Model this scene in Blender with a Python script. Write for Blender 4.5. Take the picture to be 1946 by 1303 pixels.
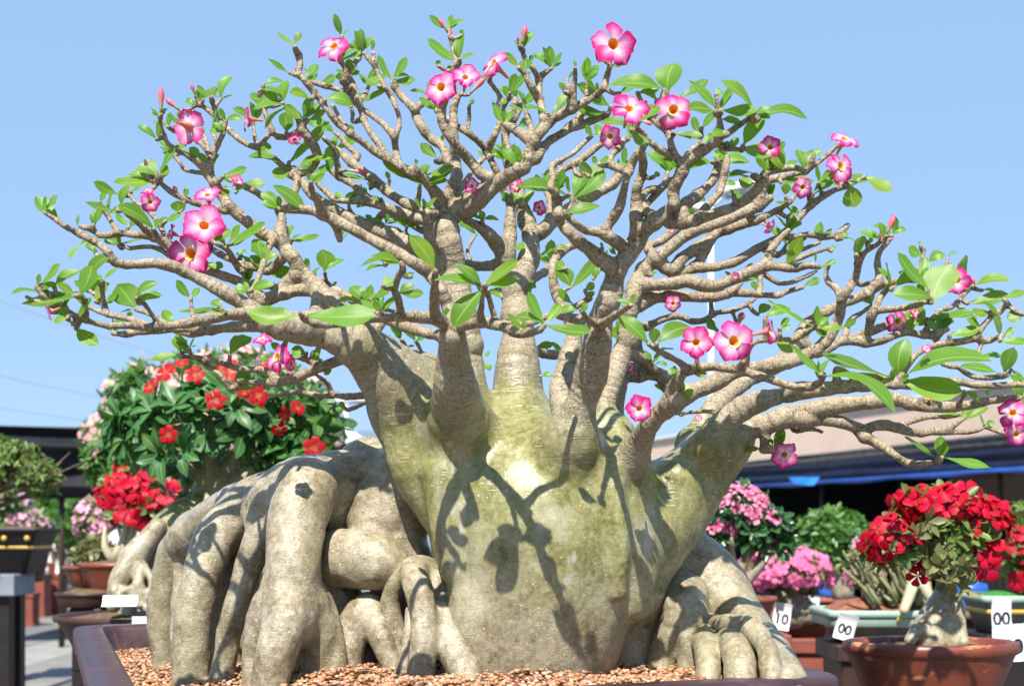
import bpy, math, random
import numpy as np
from mathutils import Vector, Matrix

random.seed(7)
rng = np.random.default_rng(11)
for o in list(bpy.data.objects):
    bpy.data.objects.remove(o)
scene = bpy.context.scene
COL = scene.collection

# ------------------------------------------------------------------ camera, sky, sun, exposure
F = 2290.0            # focal length in photograph pixels (photograph 1946 x 1303)
CX, HY = 973.0, 1000.0  # principal column, horizon row
CZ = 1.6              # eye height
D0 = 2.5              # distance of the tree
cam = bpy.data.cameras.new('camera')
cam.sensor_width = 36.0
cam.lens = F / 1946 * 36
cam.shift_y = (HY - 651.5) / 1946
cam.clip_end = 3000
cam.clip_start = 0.05
cam.dof.use_dof = True
cam.dof.focus_distance = 2.36
cam.dof.aperture_fstop = 4.6
co = bpy.data.objects.new('camera', cam)
COL.objects.link(co)
co.location = (0, 0, CZ)
co.rotation_euler = (math.radians(90), 0, 0)
scene.camera = co

SUN = Vector((-0.12, -0.59, 0.79)).normalized()      # towards the sun
world = bpy.data.worlds.new('World')
scene.world = world
world.use_nodes = True
wn = world.node_tree.nodes
bgn = wn['Background']
sky = wn.new('ShaderNodeTexSky')
sky.sky_type = 'NISHITA'
sky.sun_disc = False
sky.sun_elevation = math.asin(SUN.z)
sky.sun_rotation = math.atan2(SUN.x, SUN.y)
sky.air_density = 1.0
sky.dust_density = 0.3
sky.ozone_density = 2.0
sky.altitude = 0
hz = wn.new('ShaderNodeMix'); hz.data_type = 'RGBA'      # even tropical haze over the whole sky
hz.inputs[0].default_value = 0.80
hz.inputs[7].default_value = (2.10, 3.32, 5.30, 1)
world.node_tree.links.new(sky.outputs[0], hz.inputs[6])
world.node_tree.links.new(hz.outputs[2], bgn.inputs[0])
bgn.inputs[1].default_value = 0.1
sun = bpy.data.lights.new('sun', 'SUN')
sun.energy = 5.0
sun.angle = math.radians(0.53)
sun.color = (1.0, 0.955, 0.88)
so = bpy.data.objects.new('sun', sun)
COL.objects.link(so)
so.rotation_euler = (-SUN).to_track_quat('-Z', 'Y').to_euler()
so.location = SUN * 30
scene.view_settings.view_transform = 'Standard'
scene.view_settings.look = 'None'
scene.view_settings.gamma = 1
scene.view_settings.use_curve_mapping = False
scene.view_settings.exposure = 0.9

# ------------------------------------------------------------------ helpers
def P(x, y, v=0.0):
    d = D0 + v / 1000.0
    return np.array(((x - CX) / F * d, d, CZ - (y - HY) / F * d))

def at(x, y, d):
    return Vector(((x - CX) / F * d, d, CZ - (y - HY) / F * d))

def link(name, me, mat=None, parent=None, loc=None):
    o = bpy.data.objects.new(name, me)
    COL.objects.link(o)
    if mat is not None and me is not None and len(me.materials) == 0:
        me.materials.append(mat)
    if parent is not None:
        o.parent = parent
    if loc is not None:
        o.location = loc
    return o

def tag(o, label=None, cat=None, group=None, kind=None):
    if label: o['label'] = label
    if cat: o['category'] = cat
    if group: o['group'] = group
    if kind: o['kind'] = kind
    return o

def mesh(name, v, f, smooth=True, mat=None):
    me = bpy.data.meshes.new(name)
    v = np.asarray(v, dtype=np.float32)
    if isinstance(f, np.ndarray):
        n = f.shape[1]
        me.vertices.add(len(v)); me.vertices.foreach_set('co', v.ravel())
        me.loops.add(f.size); me.loops.foreach_set('vertex_index', f.astype(np.int32).ravel())
        me.polygons.add(len(f))
        me.polygons.foreach_set('loop_start', np.arange(0, f.size, n, dtype=np.int32))
        me.update(calc_edges=True)
    else:
        me.from_pydata([tuple(map(float, p)) for p in v], [], [tuple(q) for q in f])
        me.update()
    me.validate()
    if smooth:
        me.polygons.foreach_set('use_smooth', np.ones(len(me.polygons), dtype=bool))
    if mat is not None:
        me.materials.append(mat)
    return me

def fattr(me, name, arr):
    a = me.attributes.new(name, 'FLOAT', 'POINT')
    a.data.foreach_set('value', np.asarray(arr, dtype=np.float32))

class MB:
    """collects plain shapes into one mesh"""
    def __init__(s): s.v = []; s.f = []; s.a = []
    def add(s, v, f, a=0.0):
        b = len(s.v)
        s.v += [tuple(map(float, p)) for p in v]
        s.f += [tuple(i + b for i in q) for q in f]
        s.a += [a] * len(v)
    def box(s, lo, hi, M=None):
        x0, y0, z0 = lo; x1, y1, z1 = hi
        v = [(x0,y0,z0),(x1,y0,z0),(x1,y1,z0),(x0,y1,z0),(x0,y0,z1),(x1,y0,z1),(x1,y1,z1),(x0,y1,z1)]
        if M is not None: v = [tuple(M @ Vector(p)) for p in v]
        s.add(v, [(0,3,2,1),(4,5,6,7),(0,1,5,4),(1,2,6,5),(2,3,7,6),(3,0,4,7)])
    def tube(s, pts, rad, n=8, caps=True):
        v, f = tube_geo(pts, rad, n, caps); s.add(v, f)
    def build(s, name, mat=None, parent=None, smooth=True, bevel=0, loc=None):
        me = mesh(name, s.v, s.f, smooth)
        if any(s.a): fattr(me, 'rnd', s.a)
        o = link(name, me, mat, parent, loc)
        if bevel:
            b = o.modifiers.new('bevel', 'BEVEL'); b.width = bevel; b.segments = 2; b.limit_method = 'ANGLE'
        return o

def catmull(pts, step):
    """resample control rows (any columns, first three are xyz) with a Catmull-Rom spline"""
    p = np.asarray(pts, float)
    if len(p) == 2:
        n = max(2, int(np.linalg.norm(p[1,:3] - p[0,:3]) / step) + 1)
        t = np.linspace(0, 1, n)[:, None]
        return p[0] * (1 - t) + p[1] * t
    q = np.vstack([2*p[0]-p[1], p, 2*p[-1]-p[-2]])
    out = []
    for i in range(1, len(q) - 2):
        a, b, c, d = q[i-1], q[i], q[i+1], q[i+2]
        n = max(2, int(np.linalg.norm(c[:3] - b[:3]) / step))
        t = np.linspace(0, 1, n, endpoint=False)[:, None]
        out.append(0.5*((2*b) + (c-a)*t + (2*a-5*b+4*c-d)*t**2 + (3*b-a-3*c+d)*t**3))
    out.append(p[-1:])
    return np.vstack(out)

def tube_geo(pts, rad, n=8, caps=True):
    pts = [Vector(p) for p in pts]
    if not hasattr(rad, '__len__'): rad = [rad] * len(pts)
    v = []; f = []
    t0 = (pts[1] - pts[0]).normalized()
    u = t0.orthogonal().normalized()
    for i, p in enumerate(pts):
        t = (pts[min(i+1, len(pts)-1)] - pts[max(i-1, 0)]).normalized()
        u = (u - t * u.dot(t)).normalized()
        w = t.cross(u)
        for k in range(n):
            a = 2*math.pi*k/n
            v.append(p + (u*math.cos(a) + w*math.sin(a)) * rad[i])
    for i in range(len(pts)-1):
        for k in range(n):
            k2 = (k+1) % n
            f.append((i*n+k, i*n+k2, (i+1)*n+k2, (i+1)*n+k))
    if caps:
        f.append(tuple(reversed(range(n)))); f.append(tuple(range((len(pts)-1)*n, len(pts)*n)))
    return v, f

def ramp(nt, pts, fac=None, interp='LINEAR'):
    r = nt.nodes.new('ShaderNodeValToRGB'); r.color_ramp.interpolation = interp
    e = r.color_ramp.elements
    while len(e) < len(pts): e.new(0.5)
    for i, (p, c) in enumerate(pts):
        e[i].position = p
        e[i].color = (c[0], c[1], c[2], 1) if hasattr(c, '__len__') else (c, c, c, 1)
    if fac is not None: nt.links.new(fac, r.inputs[0])
    return r

class NB:
    """small node-graph helper"""
    def __init__(s, name):
        s.m = bpy.data.materials.new(name); s.m.use_nodes = True
        s.nt = s.m.node_tree; s.n = s.nt.nodes; s.b = s.n['Principled BSDF']; s.out = s.n['Material Output']
        s._tc = None
    def L(s, a, b): s.nt.links.new(a, b)
    def tc(s, which='Object'):
        if s._tc is None: s._tc = s.n.new('ShaderNodeTexCoord')
        return s._tc.outputs[which]
    def map(s, scale=(1,1,1), vec=None):
        m = s.n.new('ShaderNodeMapping'); m.inputs['Scale'].default_value = scale
        s.L(vec if vec is not None else s.tc(), m.inputs[0]); return m.outputs[0]
    def noise(s, scale, detail=4, rough=0.55, vec=None, dist=0):
        t = s.n.new('ShaderNodeTexNoise'); t.inputs['Scale'].default_value = scale
        t.inputs['Detail'].default_value = detail; t.inputs['Roughness'].default_value = rough
        t.inputs['Distortion'].default_value = dist
        s.L(vec if vec is not None else s.tc(), t.inputs['Vector']); return t.outputs['Fac']
    def voro(s, scale, feature='F1', vec=None, rand=1.0, out='Distance'):
        t = s.n.new('ShaderNodeTexVoronoi'); t.feature = feature; t.inputs['Scale'].default_value = scale
        t.inputs['Randomness'].default_value = rand
        s.L(vec if vec is not None else s.tc(), t.inputs['Vector']); return t.outputs[out]
    def attr(s, name):
        t = s.n.new('ShaderNodeAttribute'); t.attribute_name = name; return t.outputs['Fac']
    def math(s, op, a, b=None, c=None, clamp=False):
        t = s.n.new('ShaderNodeMath'); t.operation = op; t.use_clamp = clamp
        for i, x in enumerate((a, b, c)):
            if x is None: continue
            if isinstance(x, (int, float)): t.inputs[i].default_value = x
            else: s.L(x, t.inputs[i])
        return t.outputs[0]
    def mix(s, fac, a, b, mode='MIX'):
        t = s.n.new('ShaderNodeMix'); t.data_type = 'RGBA'; t.blend_type = mode
        for sock, x in ((t.inputs[0], fac), (t.inputs[6], a), (t.inputs[7], b)):
            if isinstance(x, (int, float)): sock.default_value = x
            elif isinstance(x, tuple): sock.default_value = (x[0], x[1], x[2], 1)
            else: s.L(x, sock)
        return t.outputs[2]
    def ramp(s, fac, pts, interp='LINEAR'): return ramp(s.nt, pts, fac, interp).outputs[0]
    def step(s, fac, a, b): return s.ramp(fac, [(a, 0.0), (b, 1.0)])
    def color(s, c): 
        if isinstance(c, tuple): s.b.inputs['Base Color'].default_value = (c[0], c[1], c[2], 1)
        else: s.L(c, s.b.inputs['Base Color'])
        return s
    def rough(s, r):
        if isinstance(r, (int, float)): s.b.inputs['Roughness'].default_value = r
        else: s.L(r, s.b.inputs['Roughness'])
        return s
    def spec(s, r): s.b.inputs['Specular IOR Level'].default_value = r; return s
    def bump(s, h, dist=0.01, strength=1.0, prev=None):
        t = s.n.new('ShaderNodeBump'); t.inputs['Strength'].default_value = strength
        t.inputs['Distance'].default_value = dist; s.L(h, t.inputs['Height'])
        if prev is not None: s.L(prev, t.inputs['Normal'])
        s.L(t.outputs[0], s.b.inputs['Normal']); return t.outputs[0]
    def rnd(s):
        t = s.n.new('ShaderNodeObjectInfo'); return t.outputs['Random']
    def translucent(s, col, fac):
        t = s.n.new('ShaderNodeBsdfTranslucent'); mx = s.n.new('ShaderNodeMixShader')
        if isinstance(col, tuple): t.inputs[0].default_value = (col[0], col[1], col[2], 1)
        else: s.L(col, t.inputs[0])
        mx.inputs[0].default_value = fac
        s.L(s.b.outputs[0], mx.inputs[1]); s.L(t.outputs[0], mx.inputs[2]); s.L(mx.outputs[0], s.out.inputs[0])

MAT = {}
def plain(name, col, rough=0.6, spec=0.4, var=0.25, scale=12.0, bump=0.0, bscale=60.0):
    """a plain painted / fired / woven surface with slight mottling"""
    n = NB(name)
    k = n.noise(scale, 5, 0.6)
    lo = tuple(c*(1-var) for c in col); hi = tuple(min(1, c*(1+var)) for c in col)
    n.color(n.ramp(k, [(0.3, lo), (0.7, hi)])).rough(rough).spec(spec)
    if bump: n.bump(n.noise(bscale, 4), bump)
    MAT[name] = n.m
    return n.m

# ------------------------------------------------------------------ signed distance modelling
def surface_nets(S, org, h, extra=()):
    nx, ny, nz = S.shape
    neg = S < 0
    c = [neg[i:nx-1+i, j:ny-1+j, k:nz-1+k] for i in (0,1) for j in (0,1) for k in (0,1)]
    anyn = c[0].copy(); alln = c[0].copy()
    for q in c[1:]:
        anyn |= q; alln &= q
    act = anyn & ~alln
    I, J, K = np.nonzero(act)
    n = len(I)
    idx = np.full(act.shape, -1, np.int32); idx[I, J, K] = np.arange(n)
    acc = np.zeros((n, 3)); cnt = np.zeros(n)
    corner = [(i,j,k) for i in (0,1) for j in (0,1) for k in (0,1)]
    val = {q: S[I+q[0], J+q[1], K+q[2]] for q in corner}
    for a in corner:
        for ax in range(3):
            if a[ax]: continue
            b = list(a); b[ax] = 1; b = tuple(b)
            va, vb = val[a], val[b]
            m = (va < 0) != (vb < 0)
            t = np.where(m, va / np.where(m, va - vb, 1), 0)
            for q in range(3):
                acc[:, q] += np.where(m, a[q] + (t if q == ax else 0), 0)
            cnt += m
    pos = acc / cnt[:, None]
    V = (np.stack([I, J, K], 1) + pos) * h + np.asarray(org)
    # nearest-corner lookup of the extra fields
    near = np.argmin(np.stack([np.abs(val[q]) for q in corner]), 0)
    ca = np.array(corner)[near]
    ex = [E[I+ca[:,0], J+ca[:,1], K+ca[:,2]] for E in extra]
    quads = []
    for ax in range(3):
        sl0 = [slice(None)]*3; sl1 = [slice(None)]*3
        sl0[ax] = slice(0, -1); sl1[ax] = slice(1, None)
        a, b = neg[tuple(sl0)], neg[tuple(sl1)]
        x = a != b
        o1, o2 = [q for q in range(3) if q != ax]
        ed = np.argwhere(x)
        if len(ed) == 0: continue
        ok = (ed[:, o1] > 0) & (ed[:, o2] > 0) & (ed[:, o1] < act.shape[o1]) & (ed[:, o2] < act.shape[o2])
        ed = ed[ok]
        fl = a[ed[:,0], ed[:,1], ed[:,2]]
        def cell(d1, d2):
            e = ed.copy(); e[:, o1] -= d1; e[:, o2] -= d2
            return idx[e[:,0], e[:,1], e[:,2]]
        q = np.stack([cell(1,1), cell(0,1), cell(0,0), cell(1,0)], 1)
        flip = fl if ax != 1 else ~fl
        q[~flip] = q[~flip][:, ::-1]
        quads.append(q)
    return V, np.vstack(quads), ex

def smin(a, b, k):
    hh = np.clip(k - np.abs(a - b), 0, None) / k
    return np.minimum(a, b) - hh*hh*k*0.25

def wobble(X, Y, Z, s, ph):
    return (np.sin(X*s+ph)*np.sin(Y*s*1.13+ph*2.1+1)*np.sin(Z*s*0.91+ph*0.7+2)
            + 0.5*np.sin(X*s*2.3+ph*3)*np.sin(Y*s*2.1+2)*np.sin(Z*s*1.9+ph))

def sdf_body(paths, h, k=0.02, amp=0.004, ph=0.0, ws=22.0, pad=0.03, fineamp=0.0):
    """paths: list of rows (x,y,z,r) arrays (already resampled), each optionally with own blend k"""
    allp = np.vstack([q[0] for q in paths])
    lo = (allp[:, :3] - allp[:, 3:4]).min(0) - pad; hi = (allp[:, :3] + allp[:, 3:4]).max(0) + pad
    n = np.ceil((hi - lo) / h).astype(int) + 1
    S = np.full(n, 1.0, np.float32); A = np.zeros(n, np.float32); R = np.zeros(n, np.float32)
    ax = [lo[i] + h*np.arange(n[i]) for i in range(3)]
    for rows, kk, s0 in paths:
        m = max(kk*1.5, 3*h)
        blo = np.maximum(np.floor(((rows[:, :3]-rows[:, 3:4]).min(0) - m - lo)/h).astype(int), 0)
        bhi = np.minimum(np.ceil(((rows[:, :3]+rows[:, 3:4]).max(0) + m - lo)/h).astype(int)+1, n)
        T = np.full(bhi-blo, 1.0, np.float32); TA = np.zeros(bhi-blo, np.float32); TR = np.zeros(bhi-blo, np.float32)
        s = s0
        for i in range(len(rows)-1):
            p, q = rows[i], rows[i+1]
            ln = np.linalg.norm(q[:3]-p[:3])
            if ln < 1e-6: continue
            rm = max(p[3], q[3]) + m
            l2 = np.maximum(np.floor((np.minimum(p[:3], q[:3]) - rm - lo)/h).astype(int), blo)
            h2 = np.minimum(np.ceil((np.maximum(p[:3], q[:3]) + rm - lo)/h).astype(int)+1, bhi)
            if np.any(h2 <= l2): continue
            gx = ax[0][l2[0]:h2[0]][:, None, None]; gy = ax[1][l2[1]:h2[1]][None, :, None]; gz = ax[2][l2[2]:h2[2]][None, None, :]
            d = q[:3]-p[:3]; dd = ln*ln
            t = np.clip(((gx-p[0])*d[0] + (gy-p[1])*d[1] + (gz-p[2])*d[2]) / dd, 0, 1)
            ds = np.sqrt((gx-p[0]-d[0]*t)**2 + (gy-p[1]-d[1]*t)**2 + (gz-p[2]-d[2]*t)**2)
            rr = p[3] + (q[3]-p[3])*t
            e = (ds - rr).astype(np.float32)
            sl = tuple(slice(l2[z]-blo[z], h2[z]-blo[z]) for z in range(3))
            cur = T[sl]; w = e < cur
            T[sl] = np.where(w, e, cur)
            TA[sl] = np.where(w, s + t*ln, TA[sl]); TR[sl] = np.where(w, rr, TR[sl])
            s += ln
        sl = tuple(slice(blo[z], bhi[z]) for z in range(3))
        cur = S[sl]; w = T < cur
        A[sl] = np.where(w, TA, A[sl]); R[sl] = np.where(w, TR, R[sl])
        S[sl] = smin(cur, T, kk)
    if amp:
        gx = ax[0][:, None, None]; gy = ax[1][None, :, None]; gz = ax[2][None, None, :]
        S = S + (amp*wobble(gx, gy, gz, ws, ph) + fineamp*wobble(gx, gy, gz, ws*2.9, ph+1.7)).astype(np.float32)
    return surface_nets(S, lo, h, (A, R))
# ------------------------------------------------------------------ materials of the tree
def bark_caudex(name, green, limbs=False):
    n = NB(name)
    big = n.noise(5.0, 5, 0.6)
    mid = n.math('ADD', n.math('MULTIPLY', n.noise(17.0, 6, 0.65), 0.5), n.math('MULTIPLY', n.noise(85.0, 6, 0.7), 0.5))
    fine = n.noise(260.0, 3, 0.6)
    sep = n.n.new('ShaderNodeSeparateXYZ'); n.L(n.tc(), sep.inputs[0])
    if green:
        # olive skin high up, silvery grey cork low down
        hgt = n.math('MULTIPLY_ADD', big, 0.36, sep.outputs[2])
        g = n.ramp(hgt, [(0.0, (0.0,)*3), (1.0, (1.0,)*3)])
        mr = n.n.new('ShaderNodeMapRange'); n.L(hgt, mr.inputs[0])
        mr.inputs[1].default_value = 0.24; mr.inputs[2].default_value = 0.46
        olive = n.ramp(mid, [(0.36, (0.075, 0.072, 0.016)), (0.47, (0.165, 0.155, 0.048)), (0.56, (0.235, 0.215, 0.095)), (0.66, (0.35, 0.32, 0.19))])
        grey = n.ramp(mid, [(0.36, (0.10, 0.08, 0.04)), (0.47, (0.235, 0.20, 0.13)), (0.56, (0.32, 0.285, 0.20)), (0.66, (0.43, 0.39, 0.30))])
        col = n.mix(mr.outputs[0], grey, olive)
        mt = n.noise(9.0, 4, 0.6, n.map((1, 1, 0.6)))
        col = n.mix(n.math('MULTIPLY', n.step(mt, 0.54, 0.70), 0.8), col, (0.36, 0.325, 0.225))
        sc_ = n.noise(1.0, 2, 0.5, n.map((26, 26, 9)))
        col = n.mix(n.math('MULTIPLY', n.step(sc_, 0.69, 0.715), 0.75), col, (0.33, 0.30, 0.255))
        gr = n.noise(1.0, 5, 0.7, n.map((24, 24, 3.5)))
        col = n.mix(n.math('MULTIPLY', n.step(gr, 0.53, 0.66), 0.55), col, (0.105, 0.105, 0.03))
        # pale horizontal streaks and rusty pin-head lenticels
        st = n.noise(1.0, 2, 0.5, n.map((30, 30, 330)), 0.3)
        sel = n.math('MULTIPLY', n.noise(10.0, 3, 0.6), n.ramp(sep.outputs[2], [(0.20, 0.75), (0.42, 1.05)]))
        stf = n.math('MULTIPLY', n.step(st, 0.61, 0.67), n.step(sel, 0.50, 0.60))
        col = n.mix(n.math('MULTIPLY', stf, 0.7), col, (0.52, 0.47, 0.37))
        rst = n.math('MULTIPLY', n.step(n.noise(30.0, 3, .6, n.map((1,1,.35))), 0.63, 0.72), 0.45)
        col = n.mix(rst, col, (0.30, 0.165, 0.06))
    else:
        col = n.ramp(mid, [(0.34, (0.085, 0.06, 0.03)), (0.45, (0.20, 0.16, 0.095)), (0.54, (0.30, 0.255, 0.175)), (0.66, (0.43, 0.38, 0.29))])
        col = n.mix(n.math('MULTIPLY', n.step(big, 0.5, 0.7), 0.5), col, (0.26, 0.245, 0.12))
        st = n.noise(1.0, 3, 0.6, n.map((30, 30, 190)))
        stf = n.math('MULTIPLY', n.step(st, 0.66, 0.72), 0.5)
        rst = n.math('MULTIPLY', n.step(n.noise(22.0, 3, .6, n.map((1,1,.5))), 0.62, 0.74), 0.35)
        col = n.mix(rst, col, (0.30, 0.18, 0.075))
    wv_ = n.n.new('ShaderNodeVectorMath'); wv_.operation = 'ADD'
    wn_ = n.n.new('ShaderNodeTexNoise'); wn_.inputs['Scale'].default_value = 45.0; n.L(n.tc(), wn_.inputs['Vector'])
    wsc = n.n.new('ShaderNodeVectorMath'); wsc.operation = 'SCALE'; wsc.inputs['Scale'].default_value = 0.022; n.L(wn_.outputs['Color'], wsc.inputs[0])
    n.L(n.tc(), wv_.inputs[0]); n.L(wsc.outputs[0], wv_.inputs[1])
    crack = n.voro(1.0, 'DISTANCE_TO_EDGE', n.map((120, 120, 105) if green else (95, 95, 130), wv_.outputs[0]))
    cf = n.step(crack, 0.0, 0.12)
    low = n.math('MULTIPLY', n.ramp(sep.outputs[2], [(0.06, 1.0), (0.30, 0.0)] if green else [(0.05, 1.0), (0.40, 0.55)]), n.step(n.noise(11.0, 4, 0.6), 0.38, 0.60))
    ck = n.math('MULTIPLY', n.math('SUBTRACT', 1.0, cf), low)
    col = n.mix(n.math('MULTIPLY', ck, 0.55), col, (0.13, 0.095, 0.055))
    dot = n.voro(62.0, rand=1.0)
    dsel = n.noise(40.0, 1)
    df = n.math('MULTIPLY', n.math('SUBTRACT', 1.0, n.step(dot, 0.10, 0.17)), n.step(dsel, 0.47, 0.55))
    col = n.mix(n.math('MULTIPLY', df, 0.85), col, (0.47, 0.34, 0.19))
    lf = None
    if limbs:
        al = n.attr('along')
        lf = n.math('MULTIPLY_ADD', n.math('ADD', al, n.math('MULTIPLY', mid, 0.10)), 9.0, -91.1, clamp=True)
        rph = n.math('MULTIPLY_ADD', n.noise(14.0, 2), 16.0, n.math('MULTIPLY', al, 430.0))
        rg = n.math('MULTIPLY_ADD', n.math('SINE', rph), 0.5, 0.5)
        bk_ = n.ramp(n.noise(190.0, 5, 0.65), [(0.34, (0.125, 0.10, 0.058)), (0.5, (0.215, 0.178, 0.115)), (0.66, (0.31, 0.265, 0.185))])
        bk_ = n.mix(n.math('MULTIPLY', n.step(mid, 0.50, 0.72), 0.5), bk_, (0.36, 0.315, 0.235))
        bk_ = n.mix(n.math('MULTIPLY', n.math('MULTIPLY', n.step(rg, 0.86, 0.98), n.step(n.noise(45.0, 2), 0.52, 0.6)), 0.5), bk_, (0.48, 0.43, 0.33))
        col = n.mix(lf, col, bk_)
    n.color(n.mix(1.0, col, (1.13, 1.15, 1.17), 'MULTIPLY'))
    n.rough(n.ramp(fine, [(0.3, 0.27), (0.7, 0.42)])).spec(0.55)
    hh = n.math('ADD', n.math('MULTIPLY', fine, 0.6), n.math('MULTIPLY', n.math('MULTIPLY', cf, low), 0.35))
    hh = n.math('ADD', hh, n.math('MULTIPLY', n.noise(70.0, 5, 0.7, dist=0.6), 1.5))
    hh = n.math('ADD', hh, n.math('MULTIPLY', df, 0.8))
    hh = n.math('ADD', hh, n.math('MULTIPLY', stf, 0.5))
    if not green:
        wr = n.noise(1.0, 6, 0.72, n.map((42, 42, 150)), 0.8)
        wv = n.noise(1.0, 5, 0.7, n.map((95, 95, 28)), 0.5)
        hh = n.math('ADD', hh, n.math('ADD', n.math('MULTIPLY', wr, 1.3), n.math('MULTIPLY', wv, 1.2)))
    else:
        wr = n.noise(1.0, 5, 0.7, n.map((26, 26, 120)), 0.6)
        hh = n.math('ADD', hh, n.math('MULTIPLY', wr, 0.8))
    if lf is not None:
        near_ = n.math('MULTIPLY', n.step(n.math('MULTIPLY', al, 0.1), 0.999, 1.0), 0.9)
        hh = n.math('ADD', hh, n.math('MULTIPLY', rg, near_))
    n.bump(hh, 0.0017 if not green else 0.0013, 0.6)
    MAT[name] = n.m
    return n.m
bark_caudex('caudex skin', True)
bark_caudex('trunk skin', True, True)
bark_caudex('root skin', False)

def bark_branch(name):
    n = NB(name)
    al = n.attr('along'); rd = n.attr('rad')
    wob = n.noise(14.0, 2)
    ph = n.math('MULTIPLY_ADD', wob, 16.0, n.math('MULTIPLY', al, 430.0))
    ring = n.math('MULTIPLY_ADD', n.math('SINE', ph), 0.5, 0.5)
    fine = n.noise(190.0, 5, 0.65)
    mid = n.noise(30.0, 5, 0.6)
    thin = n.ramp(fine, [(0.34, (0.125, 0.088, 0.052)), (0.5, (0.245, 0.188, 0.122)), (0.66, (0.37, 0.30, 0.21))])
    thick = n.ramp(fine, [(0.34, (0.175, 0.142, 0.092)), (0.5, (0.285, 0.24, 0.165)), (0.66, (0.385, 0.335, 0.245))])
    tk = n.step(rd, 0.007, 0.026)
    col = n.mix(tk, thin, thick)
    col = n.mix(n.math('MULTIPLY', n.step(mid, 0.52, 0.72), 0.55), col, (0.44, 0.385, 0.295))
    base = n.step(rd, 0.034, 0.058)
    col = n.mix(n.math('MULTIPLY', base, n.math('MULTIPLY', n.step(mid, 0.35, 0.6), 0.75)), col, (0.25, 0.225, 0.085))
    sc = n.voro(120.0)
    scf = n.math('SUBTRACT', 1.0, n.step(sc, 0.12, 0.22))
    scs = n.math('MULTIPLY', scf, n.step(n.noise(55.0, 1), 0.45, 0.55))
    col = n.mix(n.math('MULTIPLY', scs, 0.6), col, (0.09, 0.06, 0.035))
    st = n.math('MULTIPLY', n.step(ring, 0.86, 0.98), n.step(n.noise(45.0, 2), 0.55, 0.62))
    col = n.mix(n.math('MULTIPLY', st, 0.5), col, (0.50, 0.44, 0.33))
    n.color(n.mix(1.0, col, (1.0, 0.99, 0.97), 'MULTIPLY')).rough(0.62).spec(0.35)
    h = n.math('ADD', n.math('MULTIPLY', ring, 0.8), n.math('MULTIPLY', fine, 0.7))
    h = n.math('ADD', h, n.math('MULTIPLY', scs, 0.8))
    n.bump(h, 0.0017, 0.8)
    MAT[name] = n.m
bark_branch('branch bark')

def leaf_mat(name, top, under, tl, gloss=0.32, tf=0.38):
    n = NB(name)
    uv = n.n.new('ShaderNodeUVMap').outputs[0]
    s = n.n.new('ShaderNodeSeparateXYZ'); n.L(uv, s.inputs[0])
    u = n.math('ABSOLUTE', n.math('SUBTRACT', s.outputs[0], 0.5))
    rib = n.math('SUBTRACT', 1.0, n.step(u, 0.012, 0.04))
    vein = n.math('SINE', n.math('MULTIPLY_ADD', s.outputs[1], 90.0, n.math('MULTIPLY', u, -60.0)))
    vf = n.math('MULTIPLY', n.step(vein, 0.86, 1.0), 0.07)
    r = n.rnd()
    mot = n.noise(5.0, 3, 0.6)
    col = n.mix(n.math('MULTIPLY_ADD', r, 0.7, n.math('MULTIPLY', mot, 0.3)), top, tuple(c*1.75 for c in top))
    col = n.mix(n.math('MULTIPLY', n.step(n.math('FRACT', n.math('MULTIPLY', r, 7.3)), 0.72, 1.0), 0.6), col, (top[0]*3.2, top[1]*1.9, top[2]*1.5))
    col = n.mix(n.math('MULTIPLY', n.step(n.noise(38.0, 3, .6), 0.66, 0.72), 0.5), col, (top[0]*2.2, top[1]*1.0, top[2]*1.5))
    geo = n.n.new('ShaderNodeNewGeometry')
    col = n.mix(geo.outputs['Backfacing'], col, under)
    col = n.mix(n.math('MAXIMUM', n.math('MULTIPLY', rib, 0.75), vf), col, (0.34, 0.46, 0.12))
    n.color(col).rough(gloss+.1).spec(0.38)
    n.bump(n.math('MULTIPLY', vein, -1.0), 0.02, 0.05)
    n.translucent(tl, tf)
    MAT[name] = n.m
leaf_mat('leaf', (0.070, 0.165, 0.016), (0.14, 0.25, 0.05), (0.36, 0.62, 0.03), 0.33, 0.40)
leaf_mat('dark leaf', (0.028, 0.095, 0.024), (0.06, 0.15, 0.05), (0.08, 0.26, 0.03), 0.32, 0.22)

def petal_mat():
    n = NB('petal')
    uv = n.n.new('ShaderNodeUVMap').outputs[0]
    s = n.n.new('ShaderNodeSeparateXYZ'); n.L(uv, s.inputs[0])
    u = n.math('ABSOLUTE', n.math('SUBTRACT', s.outputs[0], 0.5))
    r = n.rnd()
    nz = n.noise(7.0, 3, 0.6)
    e = n.math('ADD', n.math('MULTIPLY', s.outputs[1], 0.72), n.math('MULTIPLY', u, 0.58))
    e = n.math('ADD', e, n.math('MULTIPLY_ADD', nz, 0.22, -0.11))
    e = n.math('ADD', e, n.math('MULTIPLY_ADD', r, 0.26, -0.05))
    col = n.ramp(e, [(0.10, (0.88, 0.72, 0.76)), (0.36, (0.86, 0.46, 0.62)), (0.58, (0.80, 0.15, 0.42)), (0.78, (0.66, 0.006, 0.19))])
    n.color(col).rough(0.55).spec(0.25)
    n.translucent(n.mix(0.25, col, (0.9, 0.3, 0.5)), 0.42)
    MAT['petal'] = n.m
petal_mat()
n = NB('throat')
uv = n.n.new('ShaderNodeUVMap').outputs[0]
sp = n.n.new('ShaderNodeSeparateXYZ'); n.L(uv, sp.inputs[0])
stv = n.math('SINE', n.math('MULTIPLY', sp.outputs[0], 94.2))
tcx = n.ramp(sp.outputs[1], [(0.0, (0.55, 0.14, 0.01)), (0.5, (0.78, 0.33, 0.02)), (0.8, (0.78, 0.42, 0.06)), (1.0, (0.85, 0.68, 0.50))])
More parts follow.
